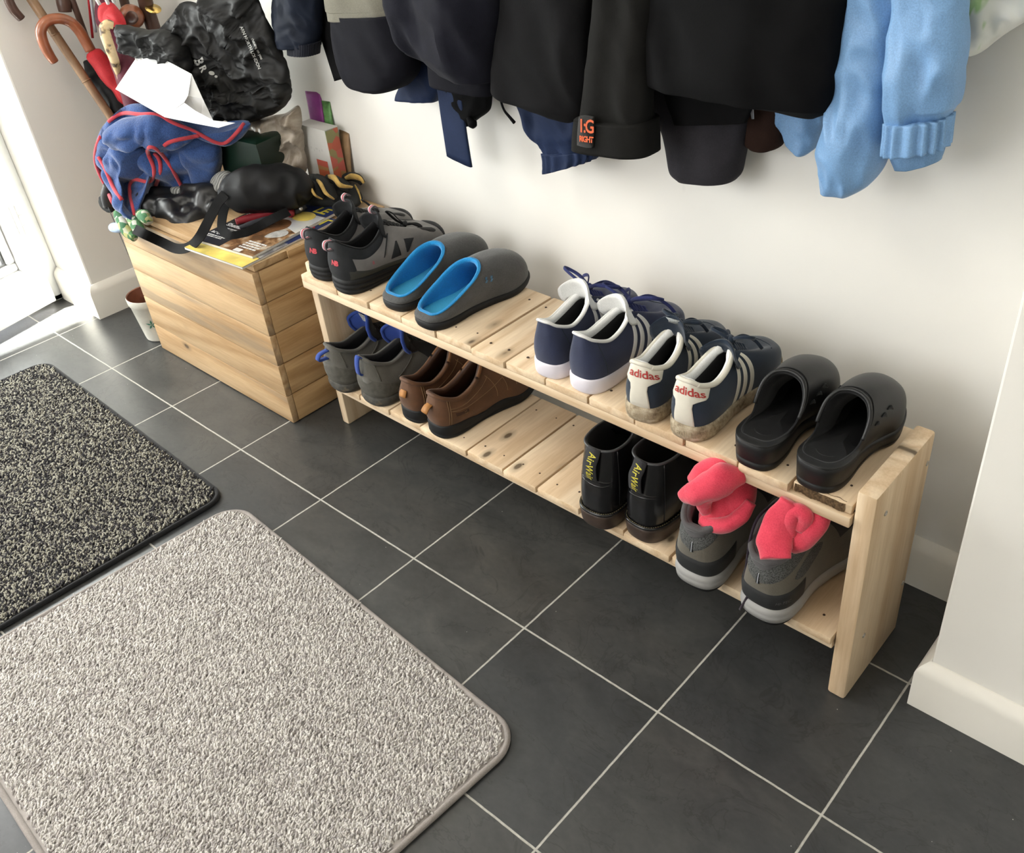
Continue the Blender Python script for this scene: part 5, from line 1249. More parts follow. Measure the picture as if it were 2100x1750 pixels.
# ---- red and grey handled folding saw on the magazine
HR = mat_plain('red_plastic', (.36, .028, .04, 1), .45, .5); HG = mat_plain('dark_grey_grip', (.045, .046, .056, 1), .7, .35)
sw = thing('pruning_saw', 'red and grey handled folding saw lying on the upper magazine', 'saw', tuple(onz(560, 440, .495)))
zz_ = .4935
hp = [onz(*p, zz_) for p in ((484, 455), (510, 448), (545, 440), (580, 430), (606, 424))]
V, F = tubegeo(hp, [.008, .011, .012, .014, .013], 12, 6, False, .8); wpart('handle', V, F, HR, sw)
hp2 = [p + np.array([.003, -.010, -.002]) for p in [onz(*q, zz_) for q in ((497, 462), (520, 455), (550, 446), (575, 441))]]
V, F = tubegeo(hp2, [.005, .0085, .009, .007], 12, 6, False, .8); wpart('grip', V, F, HG, sw)
hp3 = [onz(*q, zz_) for q in ((596, 440), (598, 430), (596, 420))]; V, F = tubegeo(hp3, [.009, .0105, .008], 12, 4); wpart('bolster', V, F, HR, sw)
V, F = tubegeo([onz(*q, zz_) for q in ((604, 434), (615, 429), (627, 424))], [.0085, .009, .006], 12, 4); wpart('nose', V, F, HG, sw)
V, F = tubegeo([onz(617, 428, zz_ + .008), onz(617, 428, zz_ + .014)], .005, 12, 1); wpart('pivot_screw', V, F, STEEL, sw)

# ---- black rolled pouch with webbing straps
PB = mat_plain('black_nylon', (.0058, .0060, .0068, 1), .55, .25, .0, var=.2, vs=14, bump=.12, bs=160, bd=.001)
STRAPM = mat_fabric('black_webbing', (.005, .005, .0054, 1), .15, .5, 900, .0)
pz_ = .556
pc = thing('rolled_pouch', 'black nylon rolled pouch with webbing straps lying across the magazines', 'pouch', tuple(onz(540, 388, .50)))
ax = [onz(452, 398, pz_ - .006), onz(478, 394, pz_), onz(510, 390, pz_ + .003), onz(550, 386, pz_ + .002), onz(592, 386, pz_), onz(622, 394, pz_ - .008), onz(632, 402, pz_ - .016)]
V, F = tubegeo(ax, [.012, .046, .060, .062, .058, .042, .012], 40, 8); V = fold(V, .0075, 26, 4); DP = (V, F); wpart('body', V, F, PB, pc)
def straps(px, w, th=.0022, nrm=(.45, -.62, .64)):
    P = np.array([np.array(p) for p in px]); T = np.gradient(P, axis=0); N = np.array(nrm, float); N = np.tile(N, (len(P), 1)) if N.ndim == 1 else N
    return ribbongeo(P, w, th, np.cross(T, N))
fr_ = RC[2]
S1 = [onz(462, 398, .57), onz(446, 418, .55), onz(428, 452, .53), onz(410, 485, .505), ony(388, 506, .128), ony(362, 510, .126), ony(330, 496, .128), onz(296, 480, .478), onz(276, 470, .474)]
V, F = straps(S1, .026, .0022); wpart('strap', V, F, STRAPM, pc, True, 40)
S2 = [onz(462, 418, .535), onz(456, 446, .512), onz(456, 470, .496), onz(474, 484, .490), onz(505, 478, .490), onz(535, 462, .494), onz(565, 446, .508), onz(592, 434, .512)]
V, F = straps(S2, .024, .0022); wpart('strap', V, F, STRAPM, pc, True, 40)

# ---- crumpled black bag beneath the fleece
SH = mat_plain('black_shiny_polyester', (.012, .012, .013, 1), .38, .5, var=.2, bump=.1, bs=90, bd=.002)
V, F = pillow([(290, 425, .185), (312, 398, .235), (360, 388, .285), (410, 390, .315), (462, 392, .335), (458, 432, .30), (432, 458, .262), (385, 484, .20), (335, 486, .172), (290, 470, .165)], .048, .024, 20, 3, back=.6); 
cb_ = mk('drawstring_bag', V, F, SH); tag(cb_, 'crumpled shiny black bag between the blue fleece and the black strap', 'bag')
lo_ = V[:, 2].min()

# ---- blue fleece blanket with red edging
FLB = NT('royal_blue_fleece'); v_ = FLB.coords(); f1 = FLB.noise(v_, 26, 4, .6); f2 = FLB.noise(v_, 330, 3, .6)
FLB.color(FLB.mix(.35, FLB.ramp(f1, [(.3, (.028, .058, .17, 1)), (.7, (.052, .105, .28, 1))]), FLB.ramp(f2, [(.35, (.018, .035, .11, 1)), (.65, (.075, .145, .36, 1))])))
FLB.rough(.95); FLB.b.inputs['Specular IOR Level'].default_value = .15; FLB.b.inputs['Sheen Weight'].default_value = .5; FLB.b.inputs['Sheen Roughness'].default_value = .4
FLB.bump(FLB.math('ADD', FLB.math('MULTIPLY', f2, .6), f1), .6, .004); FLB = FLB.m
PIP = mat_fabric('red_edging', (.50, .052, .070, 1), .15, .5, 700, .2)
yb = lambda u: .165 + .24 * (u - 190) / 315
fb = thing('fleece_blanket', 'royal blue fleece blanket with red edging heaped over the chest corner', 'blanket', (.55, .26, LID))
def blob(px, depth, amp, scale, seed, dy=0.0, **kw): return pillow([(u, v, yb(u) + dy - max(0, v - 388) * .00125 * np.clip((330 - u) / 40, 0, 1)) for u, v in px], depth, amp, scale, seed, **kw)
B1 = blob([(192, 318), (203, 272), (228, 240), (262, 217), (300, 216), (345, 238), (395, 254), (440, 262), (452, 300), (455, 340), (440, 380), (412, 400), (382, 392), (352, 398), (322, 410), (300, 440), (276, 462), (252, 436), (222, 398), (200, 356)], .040, .034, 13, 2, .0, back=.9, soft=.7)
B2 = blob([(212, 270), (235, 252), (270, 244), (310, 238), (345, 248), (380, 262), (400, 282), (372, 296), (345, 300), (322, 288), (300, 280), (262, 292), (235, 296), (214, 286)], .048, .016, 20, 5, -.025, back=.6)
B3 = blob([(330, 236), (370, 252), (420, 262), (465, 262), (508, 252), (512, 262), (490, 288), (462, 296), (430, 286), (390, 268), (350, 254)], .026, .008, 16, 8, -.008, back=.8)
B4 = blob([(372, 286), (410, 290), (446, 300), (455, 320), (450, 350), (440, 385), (416, 402), (402, 385), (388, 350), (372, 318)], .034, .010, 14, 9, -.012, back=.8)
B5 = blob([(236, 300), (268, 296), (300, 302), (306, 318), (312, 345), (306, 368), (282, 372), (268, 384), (272, 420), (276, 452), (262, 446), (240, 405), (222, 360), (220, 325)], .040, .014, 18, 12, -.020, back=.6)
gb = MB()
for V, F in (B1, B2, B3, B4, B5): gb.add(V, F)
wpart('fleece', np.concatenate(gb.V), gb.F, FLB, fb)
DR = Drape(B1, B2, B3, B4, B5)
for px in ([(223, 250), (240, 236), (262, 231), (285, 235), (305, 234), (325, 236), (350, 250), (375, 260), (400, 270), (425, 284), (445, 293), (462, 294), (478, 280), (492, 265), (500, 254)],
           [(336, 299), (348, 291), (368, 286), (390, 282), (408, 278)],
           [(207, 280), (198, 300), (194, 330), (196, 355), (206, 380), (222, 405), (240, 432), (256, 450), (272, 458)],
           [(381, 398), (370, 378), (356, 352), (340, 326), (322, 306), (308, 300), (302, 310), (308, 326), (316, 345), (315, 364), (305, 374), (288, 370), (274, 368), (266, 380), (267, 405), (273, 425), (277, 445)],
           [(316, 314), (326, 325), (330, 345), (324, 370), (312, 395), (298, 418)],
           [(202, 322), (218, 350), (232, 385), (250, 410)]):
    P = smooth(DR.line(px, .001, None, 5), 6); V, F = tubegeo(P, .0052, 10, 1); wpart('edging', V, F, PIP, fb)

# ---- white paper
PW = mat_plain('white_paper', (.86, .86, .86, 1), .7, var=.01)
pw = lambda u, v: .285 + .0011 * (190 - v) - .00005 * (u - 300)
def sheet(px, dy=0.0, th=.0006):
    P = np.array([ony(u, v, pw(u, v) + dy + (q[0] if q else 0)) for u, v, *q in px]); C = P.mean(0); n = len(P)
    u_, s_, vt = np.linalg.svd(P - C); N = vt[2]; V = np.vstack([P, P + N * th]); 
    return V, [tuple(range(n)), tuple(range(2 * n - 1, n - 1, -1))] + [(i, (i + 1) % n, n + (i + 1) % n, n + i) for i in range(n)]
gp = MB()
for px in ([(237, 183), (281, 117), (322, 114), (393, 152), (386, 196), (378, 210), (337, 240)], [(393, 152), (416, 203, .035), (437, 247, .085), (412, 240, .065), (378, 211, .015), (386, 196, .005)], [(337, 240), (378, 211), (400, 227, .01), (382, 236, .01)], [(337, 240), (382, 236, .01), (400, 227, .01), (437, 247, .03), (482, 252, .05), (448, 262, .02), (400, 253, .01)]):
    V, F = sheet(px, -.015); gp.add(V, F)
o = gp.build('paper_envelope', PW, None, False); tag(o, 'creased white paper envelope lying on the blue fleece against the black bag', 'paper')

# ---- black shopping bag with white print
BN = mat_plain('black_coated_fabric', (.0080, .0080, .0080, 1), .55, .3, .0, var=.18, vs=10, bump=.15, bs=50, bd=.003)
ybag = lambda u: .335 + .155 * np.clip((u - 235) / 350, 0, 1)
sb = thing('shopping_bag', 'big crumpled black fabric shopping bag with white lettering on top of the heap', 'bag', (.62, .42, .62))
def bagblob(px, depth, amp, scale, seed, dy=0, **kw): return pillow([(u, v, ybag(u) + dy) for u, v in px], depth, amp, scale, seed, **kw)
G1 = bagblob([(335, 55), (358, 22), (376, 4), (420, 6), (424, -18), (520, -20), (530, 2), (552, 45), (576, 92), (592, 132), (600, 172), (598, 200), (575, 226), (545, 240), (515, 248), (480, 240), (455, 246), (430, 228), (408, 190), (393, 155), (350, 120), (320, 100), (318, 75)], .040, .024, 15, 4, 0, back=.5, soft=.8, crease=.95, nr=26, n=12, ridge=True)
G2 = bagblob([(236, 52), (262, 55), (300, 62), (340, 62), (372, 80), (392, 110), (396, 150), (360, 128), (318, 112), (288, 118), (268, 104), (246, 84)], .030, .018, 20, 6, -.03, back=.8, crease=.9, nr=20, n=12, ridge=True)
G3 = bagblob([(392, 155), (430, 165), (470, 175), (510, 178), (560, 165), (592, 170), (600, 190), (580, 222), (520, 248), (472, 238), (440, 215), (410, 190)], .036, .020, 20, 9, -.015, back=.6, crease=.95, nr=22, n=12, ridge=True)
gb = MB(); gb.add(*G1); gb.add(*G2); gb.add(*G3); wpart('bag_body', np.concatenate(gb.V), gb.F, BN, sb)
DB = Drape(G1, G2, G3)
def printed(name, geo, u, v, ex2, ey2, mat, parent, D, lift=.0016):
    """lettering laid on a crumpled surface: geo in photo pixels around (u, v), ex2/ey2 = its baseline and upright directions there"""
    V, F = geo; P = np.array([D.at(u + a * ex2[0] + b * ey2[0], v + a * ex2[1] + b * ey2[1], lift) for a, b, _ in V]); return wpart(name, P, F, mat, parent)
PR = mat_plain('pale_grey_print', (.50, .50, .48, 1), .6)
printed('lettering', textgeo('B', 26, 0, .9), 407, 126, (.35, .94), (.94, -.35), PR, sb, DB)
printed('lettering', textgeo('R', 19, 0, .7), 416, 141, (.45, .9), (.9, -.45), PR, sb, DB)
a8 = np.linspace(0, 2 * PI, 14, endpoint=False)
for (cu, cv, ru, rv) in ((434, 150, 6, 4), (443, 157, 3, 2.5)):
    V = np.array([(ru * math.cos(q), rv * math.sin(q), 0) for q in a8]); printed('printed_dot', (V, [tuple(range(14))]), cu, cv, (1, .3), (.3, -1), PR, sb, DB)
for txt, u0, v0, sz, ang in (('ARN NORTH LONDON', 513, 98, 9, 1.16), ('thinking on you', 527, 100, 7.5, 1.13)):
    printed('small_lettering', textgeo(txt, sz, 0, .25, 1.0), u0, v0, (math.cos(ang), math.sin(ang)), (math.sin(ang), -math.cos(ang)), PR, sb, DB)
hk = [ony(281, 124, .335), ony(278, 118, .330), ony(283, 113, .330), ony(290, 115, .335), ony(288, 123, .330)]
V, F = tubegeo(hk, .0022, 8, 5); wpart('snap_hook', V, F, STEEL, sb)

# ---- beige plastic bag, green crate, striped cuff
t_ = NT('cloudy_beige_plastic'); v_ = t_.coords(); f_ = t_.noise(v_, 16, 5, .6, .5); t_.color(t_.ramp(f_, [(.3, (.16, .12, .085, 1)), (.5, (.36, .30, .235, 1)), (.7, (.52, .46, .38, 1))])); t_.rough(.28); t_.b.inputs['Transmission Weight'].default_value = .0; t_.bump(f_, .3, .01); PBAG = t_.m
V, F = pillow([(512, 250, .455), (545, 240, .475), (585, 232, .495), (612, 218, .505), (620, 262, .510), (624, 300, .512), (630, 350, .512), (600, 356, .50), (560, 350, .485), (528, 342, .465), (518, 300, .455)], .035, .022, 16, 15, back=.3, ridge=True, nr=22)
o = mk('plastic_bag', V, F, PBAG); tag(o, 'cloudy beige plastic bag tucked between the black bag and the white carton', 'bag')
GRN = mat_plain('dark_green_plastic', (.003, .017, .009, 1), .4, .5, var=.1)
gx = thing('green_tub', 'dark green plastic tub half hidden behind the blue fleece and rolled pouch', 'tub', (.690, .432, LID), R_(8))
rg = [[(sx * w_ / 2 * k1, sy * d_ / 2 * k1, z) for sx, sy in ((-1, -1), (-.9, -1), (.9, -1), (1, -1), (1, -.8), (1, .8), (1, 1), (.9, 1), (-.9, 1), (-1, 1), (-1, .8), (-1, -.8))] for (w_, d_, z, k1) in ((.15, .09, .0, .9), (.16, .10, .0, 1), (.16, .105, .165, 1), (.168, .113, .166, 1), (.168, .113, .178, 1), (.15, .10, .182, 1), (.10, .06, .183, 1), (.02, .02, .183, 1))]
V, F = loft(rg, True, True, True); mk('tub_body', V, F, GRN, gx, True, 35)
RIBM = NT('ribbed_grey_knit'); v_ = RIBM.coords((1, 1, 1), (0, 0, .6)); sp_ = RIBM.n('ShaderNodeSeparateXYZ'); RIBM.l(v_, sp_.inputs[0]); s_ = RIBM.math('SINE', RIBM.math('MULTIPLY', sp_.outputs[0], 900.0)); RIBM.color(RIBM.ramp(s_, [(.2, (.14, .14, .13, 1)), (.8, (.36, .36, .34, 1))])); RIBM.rough(.9); RIBM.bump(s_, .5, .002); RIBM = RIBM.m
V, F = pillow([(436, 378, .325), (450, 356, .34), (468, 350, .345), (474, 366, .335), (462, 390, .32), (445, 398, .31)], .018, .004, 30, 5, back=.8)
o = mk('knitted_cuff', V, F, RIBM); tag(o, 'grey ribbed knitted cuff poking out between fleece and rolled pouch', 'cuff')
V, F = pillow([(352, 386, .262), (365, 382, .27), (380, 386, .275), (384, 400, .27), (360, 402, .26)], .012, .003, 30, 6, back=.8)
o = mk('folded_cloth', V, F, RIBM); tag(o, 'scrap of pale ribbed cloth in the opening of the blue fleece', 'cloth')

# ---- white fruit carton, seed packets
ct = thing('drink_carton', 'white printed carton with red fruit side leaning against the wall', 'carton', (.830, .548, LID), R_(2))
WC = mat_plain('white_card', (.56, .55, .52, 1), .5, var=.04)
V, F = boxgeo((-.056, -.021, 0), (.056, .021, .190), .0012); mk('carton_body', V, F, WC, ct, True, 30)
FR = NT('fruit_print'); v_ = FR.coords((1, 34, 34)); vo = FR.n('ShaderNodeTexVoronoi', Scale=1.0); FR.l(v_, vo.inputs['Vector']); FR.color(FR.ramp(FR.n_sep(vo.outputs['Color']), [(.2, (.42, .06, .04, 1)), (.42, (.55, .16, .06, 1)), (.6, (.16, .26, .10, 1)), (.8, (.50, .10, .07, 1))])); FR.rough(.4); FR = FR.m
V, F = boxgeo((.0562, -.0205, .001), (.0568, .0205, .189), 0); mk('fruit_side', V, F, FR, ct, False)
V, F = boxgeo((-.004, -.0216, .055), (.040, -.0211, .105), 0); mk('fruit_picture', V, F, FR, ct, False)
V, F = boxgeo((-.057, -.022, .1905), (.057, .022, .1915), 0); mk('carton_flap', V, F, WC, ct, False)
gt = MB()
for i in range(7):
    V, F = textgeo('.'.join('mtns'[i % 4] for _ in range(1)), .012, 0, 0); gt.add(np.stack([V[:, 0] - .038 + i * .011, np.full(len(V), -.0214), V[:, 1] + .135 - (i % 2) * .004], 1), F)
gt.build('faint_print', mat_plain('faint_grey_print', (.40, .39, .37, 1), .6), ct, False)
def packet(label, c, w, h, z0, rz, ry, mat, mat2=None):
    o = thing('seed_packet', label, 'packet', (c[0], c[1], z0), rz, 'seed packets beside the carton'); o.rotation_euler = (R_(-6), ry, rz)
    V, F = pillowgeo(w, h, .006); mk('packet', V, F, mat, o)
    if mat2: V, F = boxgeo((-w / 2 + .004, -.0062, h * .06), (w / 2 - .004, -.0046, h * .30), .0004); mk('printed_band', V, F, mat2, o, True, 30)
    return o
def pillowgeo(w, h, t):
    u = np.linspace(-1, 1, 9); R = []
    for v in np.linspace(0, 1, 12):
        tt = t * (4 * v * (1 - v)) ** .6; R.append([(x * w / 2, -tt * (1 - x * x) ** .5 / 1, v * h) for x in u] + [(x * w / 2, tt * .6 * (1 - x * x) ** .5, v * h) for x in u[::-1][1:-1]])
    return loft(R, True, True, True)
PUR = mat_plain('purple_foil', (.32, .06, .30, 1), .35, var=.2); LEAF = mat_plain('green_foil', (.10, .24, .07, 1), .4, var=.5, vs=60); ORG = mat_plain('orange_foil', (.66, .20, .05, 1), .4)
packet('purple seed packet standing behind the white carton', (.792, .5765), .060, .135, .595, R_(6), R_(-4), PUR)
packet('green and orange seed packet standing behind the white carton', (.838, .5770), .034, .125, .588, R_(4), R_(-3), LEAF, ORG)
o = packet('brown seed packet sticking up behind the red fruit side', (.876, .578), .040, .12, .522, R_(2), R_(4), mat_plain('brown_foil', (.30, .19, .10, 1), .4, var=.3))

# ---- work gloves, grey with yellow leather
GG = mat_fabric('dark_grey_glove_knit', (.026, .027, .027, 1), .2, .5, 700, .0); GY = mat_plain('yellow_glove_leather', (.46, .30, .085, 1), .7, .3, .1, var=.3, vs=50, bump=.4, bs=180)
def glove(label, body, fingers, edges, dd, seed):
    g = thing('work_glove', label, 'glove', tuple(onz(680, 400, LID)), 0, 'work gloves at the back of the chest lid')
    V, F = pillow(body, dd, .005, 26, seed, back=.7); wpart('palm', V, F, GG, g); D = [(V, F)]
    for px, z, r in fingers:
        V, F = tubegeo([onz(u, v, zz) for (u, v), zz in zip(px, z)], [r * .9, r, r, r * .7], 14, 6); wpart('finger', V, F, GG, g)
    for px, z, r in edges:
        V, F = tubegeo([onz(u, v, zz) for (u, v), zz in zip(px, z)], [r * .5, r, r * .9, r * .5], 12, 6, False, .55); wpart('leather_edge', V, F, GY, g)
    return g
glove('grey and yellow work glove, fingers curled, next to the rolled pouch', [(610, 395, .45), (622, 372, .475), (640, 358, .49), (662, 360, .50), (676, 372, .505), (694, 392, .51), (700, 412, .50), (690, 424, .48), (650, 424, .45), (620, 418, .44)], 
      [([(630, 372), (642, 382), (652, 396), (660, 406)], (.545, .545, .53, .515), .013), ([(650, 366), (664, 376), (676, 392), (686, 406)], (.55, .55, .535, .515), .014)],
      [([(626, 376), (636, 384), (646, 400), (660, 408)], (.556, .556, .545, .522), .0062), ([(650, 370), (658, 378), (668, 396), (684, 408)], (.562, .562, .550, .526), .0085)], .030, 3)
glove('grey and yellow work glove, thumb against the wall, behind the curled one', [(668, 372, .525), (684, 364, .54), (706, 368, .545), (726, 382, .545), (742, 400, .54), (734, 420, .515), (712, 426, .50), (692, 412, .50)],
      [([(672, 366), (690, 370), (704, 382), (714, 388)], (.548, .55, .54, .53), .012), ([(704, 366), (720, 362), (734, 366), (744, 376)], (.52, .53, .532, .52), .012)],
      [([(674, 362), (686, 366), (698, 380), (722, 384)], (.562, .564, .552, .538), .0100), ([(708, 366), (722, 362), (738, 366), (746, 376)], (.535, .54, .542, .53), .009), ([(728, 380), (734, 392), (738, 404), (742, 416)], (.52, .512, .500, .488), .006)], .026, 7)

# ---- patterned garden glove hanging at the chest corner, pale blue finger
PAT = NT('floral_green_print'); v_ = PAT.coords(); vo = PAT.n('ShaderNodeTexVoronoi', Scale=70.0); PAT.l(v_, vo.inputs['Vector']); PAT.color(PAT.ramp(PAT.n_sep(vo.outputs['Color']), [(.2, (.035, .13, .055, 1)), (.45, (.09, .24, .10, 1)), (.6, (.44, .44, .17, 1)), (.8, (.50, .50, .44, 1))])); PAT.rough(.8); PAT = PAT.m
gg = thing('garden_glove', 'green floral garden glove with pale blue tip hanging over the chest corner', 'glove', (.37, .16, LID))
for k_, (pp, rr_) in enumerate((([ony(240, 436, .150), ony(250, 455, .140), ony(262, 474, .134), ony(276, 490, .132)], [.010, .016, .017, .010]), ([ony(262, 440, .150), ony(276, 455, .134), ony(286, 470, .128), ony(292, 484, .128)], [.010, .017, .017, .010]), ([ony(284, 436, .160), ony(296, 444, .140), ony(304, 454, .134)], [.010, .017, .012]))):
    V, F = tubegeo(pp, rr_, 14, 6); wpart('finger', fold(V, .003, 40, k_), F, PAT, gg)
V, F = pillow([(225, 462, .15), (236, 456, .152), (250, 460, .15), (256, 470, .145), (244, 478, .143), (228, 474, .145)], .010, .002, 40, 2, back=.8); wpart('finger_tip', V, F, mat_plain('pale_blue_rubber', (.30, .40, .56, 1), .5), gg)
V, F = pillow([(206, 404, .17), (222, 398, .18), (236, 410, .18), (234, 432, .17), (222, 436, .165), (208, 422, .165)], .012, .004, 30, 3, back=.8); wpart('wrist_band', V, F, GG, gg)

# ---- hand saw propped against the chest's far end
BL = mat_plain('worn_steel_blade', (.24, .25, .27, 1), .38, .5, metal=.85, var=.25, vs=40)
hs = thing('hand_saw', 'grey steel hand saw with its tip in the plant pot, beside the chest', 'saw', (.33, .155, 0))
n_ = 64; A_, B_ = np.array([.338, .150, .462]), np.array([.312, .182, .062]); V = []
for i, q in enumerate(np.linspace(0, 1, n_)):
    c = A_ + (B_ - A_) * q; w_ = .030 - .016 * q; tooth = .0032 * (i % 2); e = np.array([.92, -.38, 0])
    V += [c - e * w_ / 2, c + e * (w_ / 2 + tooth), c + e * (w_ / 2 + tooth) + np.array([.0006, .0012, 0]), c - e * w_ / 2 + np.array([.0006, .0012, 0])]
wpart('blade', V, gridF(n_, 4, False, True) + [(0, 1, 2, 3), tuple(range(4 * n_ - 4, 4 * n_))], BL, hs, False)
V, F = tubegeo([A_ + np.array([0, 0, -.004]), A_ + np.array([.006, .004, .03]), A_ + np.array([.016, .014, .06])], [.012, .014, .011], 14, 5); wpart('handle', V, F, mat_plain('saw_handle', (.03, .03, .032, 1), .5), hs)

# ---- plant pot
PT = NT('white_glazed_pot'); v_ = PT.coords(); PT.color(PT.ramp(PT.noise(v_, 12, 5, .6), [(.35, (.46, .44, .38, 1)), (.6, (.62, .60, .53, 1))])); PT.rough(.5); PT = PT.m
TER = mat_plain('terracotta_inside', (.21, .085, .055, 1), .85, var=.25, vs=30)
pt_ = thing('plant_pot', 'white painted plant pot with green leaf motif on the floor behind the chest', 'plant pot', (.279, .196, 0))
def revolve(prof, seg=48): return loft([[(r * math.cos(a), r * math.sin(a), z) for a in np.linspace(0, 2 * PI, seg, endpoint=False)] for r, z in prof], True)
V, F = revolve([(.001, .001), (.040, .001), (.044, .003), (.046, .012), (.058, .118), (.0605, .122), (.0625, .128), (.0632, .144), (.0615, .1475)]); mk('pot_body', V, F, PT, pt_, True, 50)
V, F = revolve([(.0615, .1475), (.0585, .146), (.056, .120), (.047, .045), (.001, .044)]); mk('inside', V, F, TER, pt_, True, 50)
LM = mat_plain('green_leaf_paint', (.045, .16, .11, 1), .5)
g = MB()
for k_ in range(5):
    a0 = -.72; z0 = .066; an = k_ * 2 * PI / 5 + .3
    pts = [(0, 0)] + [(.018 * t * math.cos(an + w), .018 * t * math.sin(an + w)) for t, w in ((.5, .35), (1, 0), (.5, -.35))]
    Vq = [((.0522 + (z0 + y) * 0 + .0010 + (z0 + y - .066) * .11) * math.cos(a0 + x / .053), (.0532 + (z0 + y - .066) * .11) * math.sin(a0 + x / .053), z0 + y) for x, y in pts]
    g.add(Vq, [(0, 1, 2, 3)])
g.build('leaf_motif', LM, pt_, False)

# ---- walking sticks and umbrellas in the corner
CANE = NT('bamboo_brown'); v_ = CANE.coords((1, 1, .25)); CANE.color(CANE.ramp(CANE.noise(v_, 40, 4), [(.3, (.16, .085, .04, 1)), (.7, (.28, .165, .085, 1))])); CANE.rough(.45); CANE = CANE.m
WD = mat_plain('polished_red_brown_wood', (.27, .085, .035, 1), .28, .5, var=.25, vs=25, coat=.4)
WDD = mat_plain('dark_brown_wood', (.075, .038, .026, 1), .35, .5, var=.2, vs=25)
PALE = NT('mottled_pale_wood'); v_ = PALE.coords(); PALE.color(PALE.ramp(PALE.noise(v_, 42, 3, .5), [(.38, (.10, .065, .04, 1)), (.47, (.60, .44, .23, 1)), (.7, (.70, .54, .32, 1))])); PALE.rough(.4); PALE = PALE.m
REDF = mat_fabric('red_umbrella_cloth', (.42, .018, .024, 1), .2, .15, 300, .05, .6); REDD = mat_fabric('maroon_umbrella_cloth', (.09, .012, .025, 1), .2, .15, 300, .05, .6)
BLKF = mat_fabric('black_umbrella_cloth', (.006, .006, .0065, 1), .2, .15, 300, .05, .6)
GOLD = mat_plain('brass_band', (.72, .5, .16, 1), .25, metal=1.0)
def tofloor(p, q):
    """carry a shaft on from p past q down to the floor"""
    p, q = np.array(p), np.array(q); d = q - p; return q + d * ((.004 - q[2]) / d[2])
def tube_of(pts, r, mat, name, parent, n=8, seg=14): V, F = tubegeo(pts, r, seg, n); return wpart(name, V, F, mat, parent)
# straight cane
a, b = onx(64, -2, .035), onx(232, 247, .150); e = tofloor(a, b); a2 = a + (a - b) * .12
s1_ = thing('walking_stick', 'straight brown bamboo stick slanting across the left wall', 'stick', tuple(e)); tube_of([a2, a, (a + b) / 2, b, e], [.0135, .0130, .0125, .0120, .010], CANE, 'shaft', s1_)
for q in (.28, .66): 
    c_ = a + (b - a) * q; tube_of([c_ - (b - a) * .006, c_, c_ + (b - a) * .006], [.0126, .0138, .0126], CANE, 'node', s1_, 3)
# crook-handled red umbrella
X0 = .10
pts = [onx(*p, x) for p, x in (((112, 127), .085), ((100, 110), .085), ((88, 85), .085), ((84, 62), .088), ((95, 44), .092), ((118, 38), .097), ((142, 44), .103), ((160, 60), .108), ((174, 82), .113), ((186, 104), .118))]
e_ = onx(268, 205, .160); fl = tofloor(pts[-1], e_)
u1 = thing('crook_umbrella', 'red umbrella with polished brown crook handle against the left wall', 'umbrella', tuple(fl))
tube_of(pts, [.0115, .0135, .014, .014, .014, .014, .0145, .015, .015, .015], WD, 'crook_handle', u1, 6, 18)
k1 = onx(186, 104, .118); k2 = onx(262, 190, .158)
V, F = tubegeo([k1, k1 + (k2 - k1) * .12, k1 + (k2 - k1) * .5, k2, k2 + (k2 - k1) * .6], [.014, .024, .033, .034, .024], 24, 8); V = fold(V, .005, 34, 3); wpart('canopy', V, F, REDF, u1)
tube_of([k2, k2 + (k2 - k1) * .8, fl], [.012, .008, .004], STEEL, 'shaft', u1)
# second red umbrella, handle out of the picture
a, b = onx(196, -6, .07), onx(262, 172, .14); fl = tofloor(a, b)
u2 = thing('red_umbrella', 'maroon and red furled umbrella with white ribs, behind the pale stick handle', 'umbrella', tuple(fl))
a = ony(200, -30, .42); b = ony(262, 150, .36); fl = np.array([.30, .30, .004])
V, F = tubegeo([a, a * .6 + b * .4, b, b * .6 + fl * .4, fl], [.012, .034, .036, .022, .004], 24, 8); wpart('canopy', fold(V, .007, 28, 5), F, REDD, u2)
V, F = pillow([(203, 40, .36), (212, 8, .38), (230, 6, .39), (250, 30, .39), (258, 52, .385), (240, 56, .37), (215, 50, .36)], .02, .010, 22, 4, back=.4); wpart('canopy_flap', V, F, REDF, u2)
for k_, (p, q) in enumerate((((193, -10), (205, 10)), ((214, -10), (222, 8)), ((228, -10), (234, 4)))): tube_of([ony(*p, .34), ony(*q, .345)], .0045, WHT, 'rib', u2, 1)
tube_of([ony(180, -20, .40), ony(186, 40, .39), ony(190, 78, .38)], .0035, REDF, 'rib', u2, 3); tube_of([ony(184, -20, .39), ony(192, 40, .38), ony(196, 66, .375)], .004, SILV, 'rib', u2, 3)
# black umbrella
a = onx(183, 124, .055); b = onx(258, 232, .13); fl = tofloor(a, b)
u3 = thing('black_umbrella', 'black furled umbrella with loose ragged folds behind the bamboo stick', 'umbrella', tuple(fl))
V, F = tubegeo([a, a * .8 + b * .2, (a + b) / 2, b, b * .6 + fl * .4, fl], [.020, .036, .044, .042, .024, .004], 30, 8); wpart('canopy', fold(V, .010, 30, 8), F, BLKF, u3)
# pale mottled handle
pts = [ony(*p, y) for p, y in (((243, 150), .335), ((236, 128), .325), ((226, 100), .318), ((217, 74), .316), ((214, 58), .320), ((222, 50), .330), ((232, 52), .340))]
fl = np.array([.335, .30, .004])
s2_ = thing('pale_walking_stick', 'walking stick with pale mottled handle poking out beside the black bag', 'stick', tuple(fl))
tube_of(pts, [.009, .012, .0135, .014, .0135, .0125, .010], PALE, 'handle', s2_, 6, 16); tube_of([pts[0], pts[0] * .7 + fl * .3, fl], [.009, .008, .007], CANE, 'shaft', s2_)
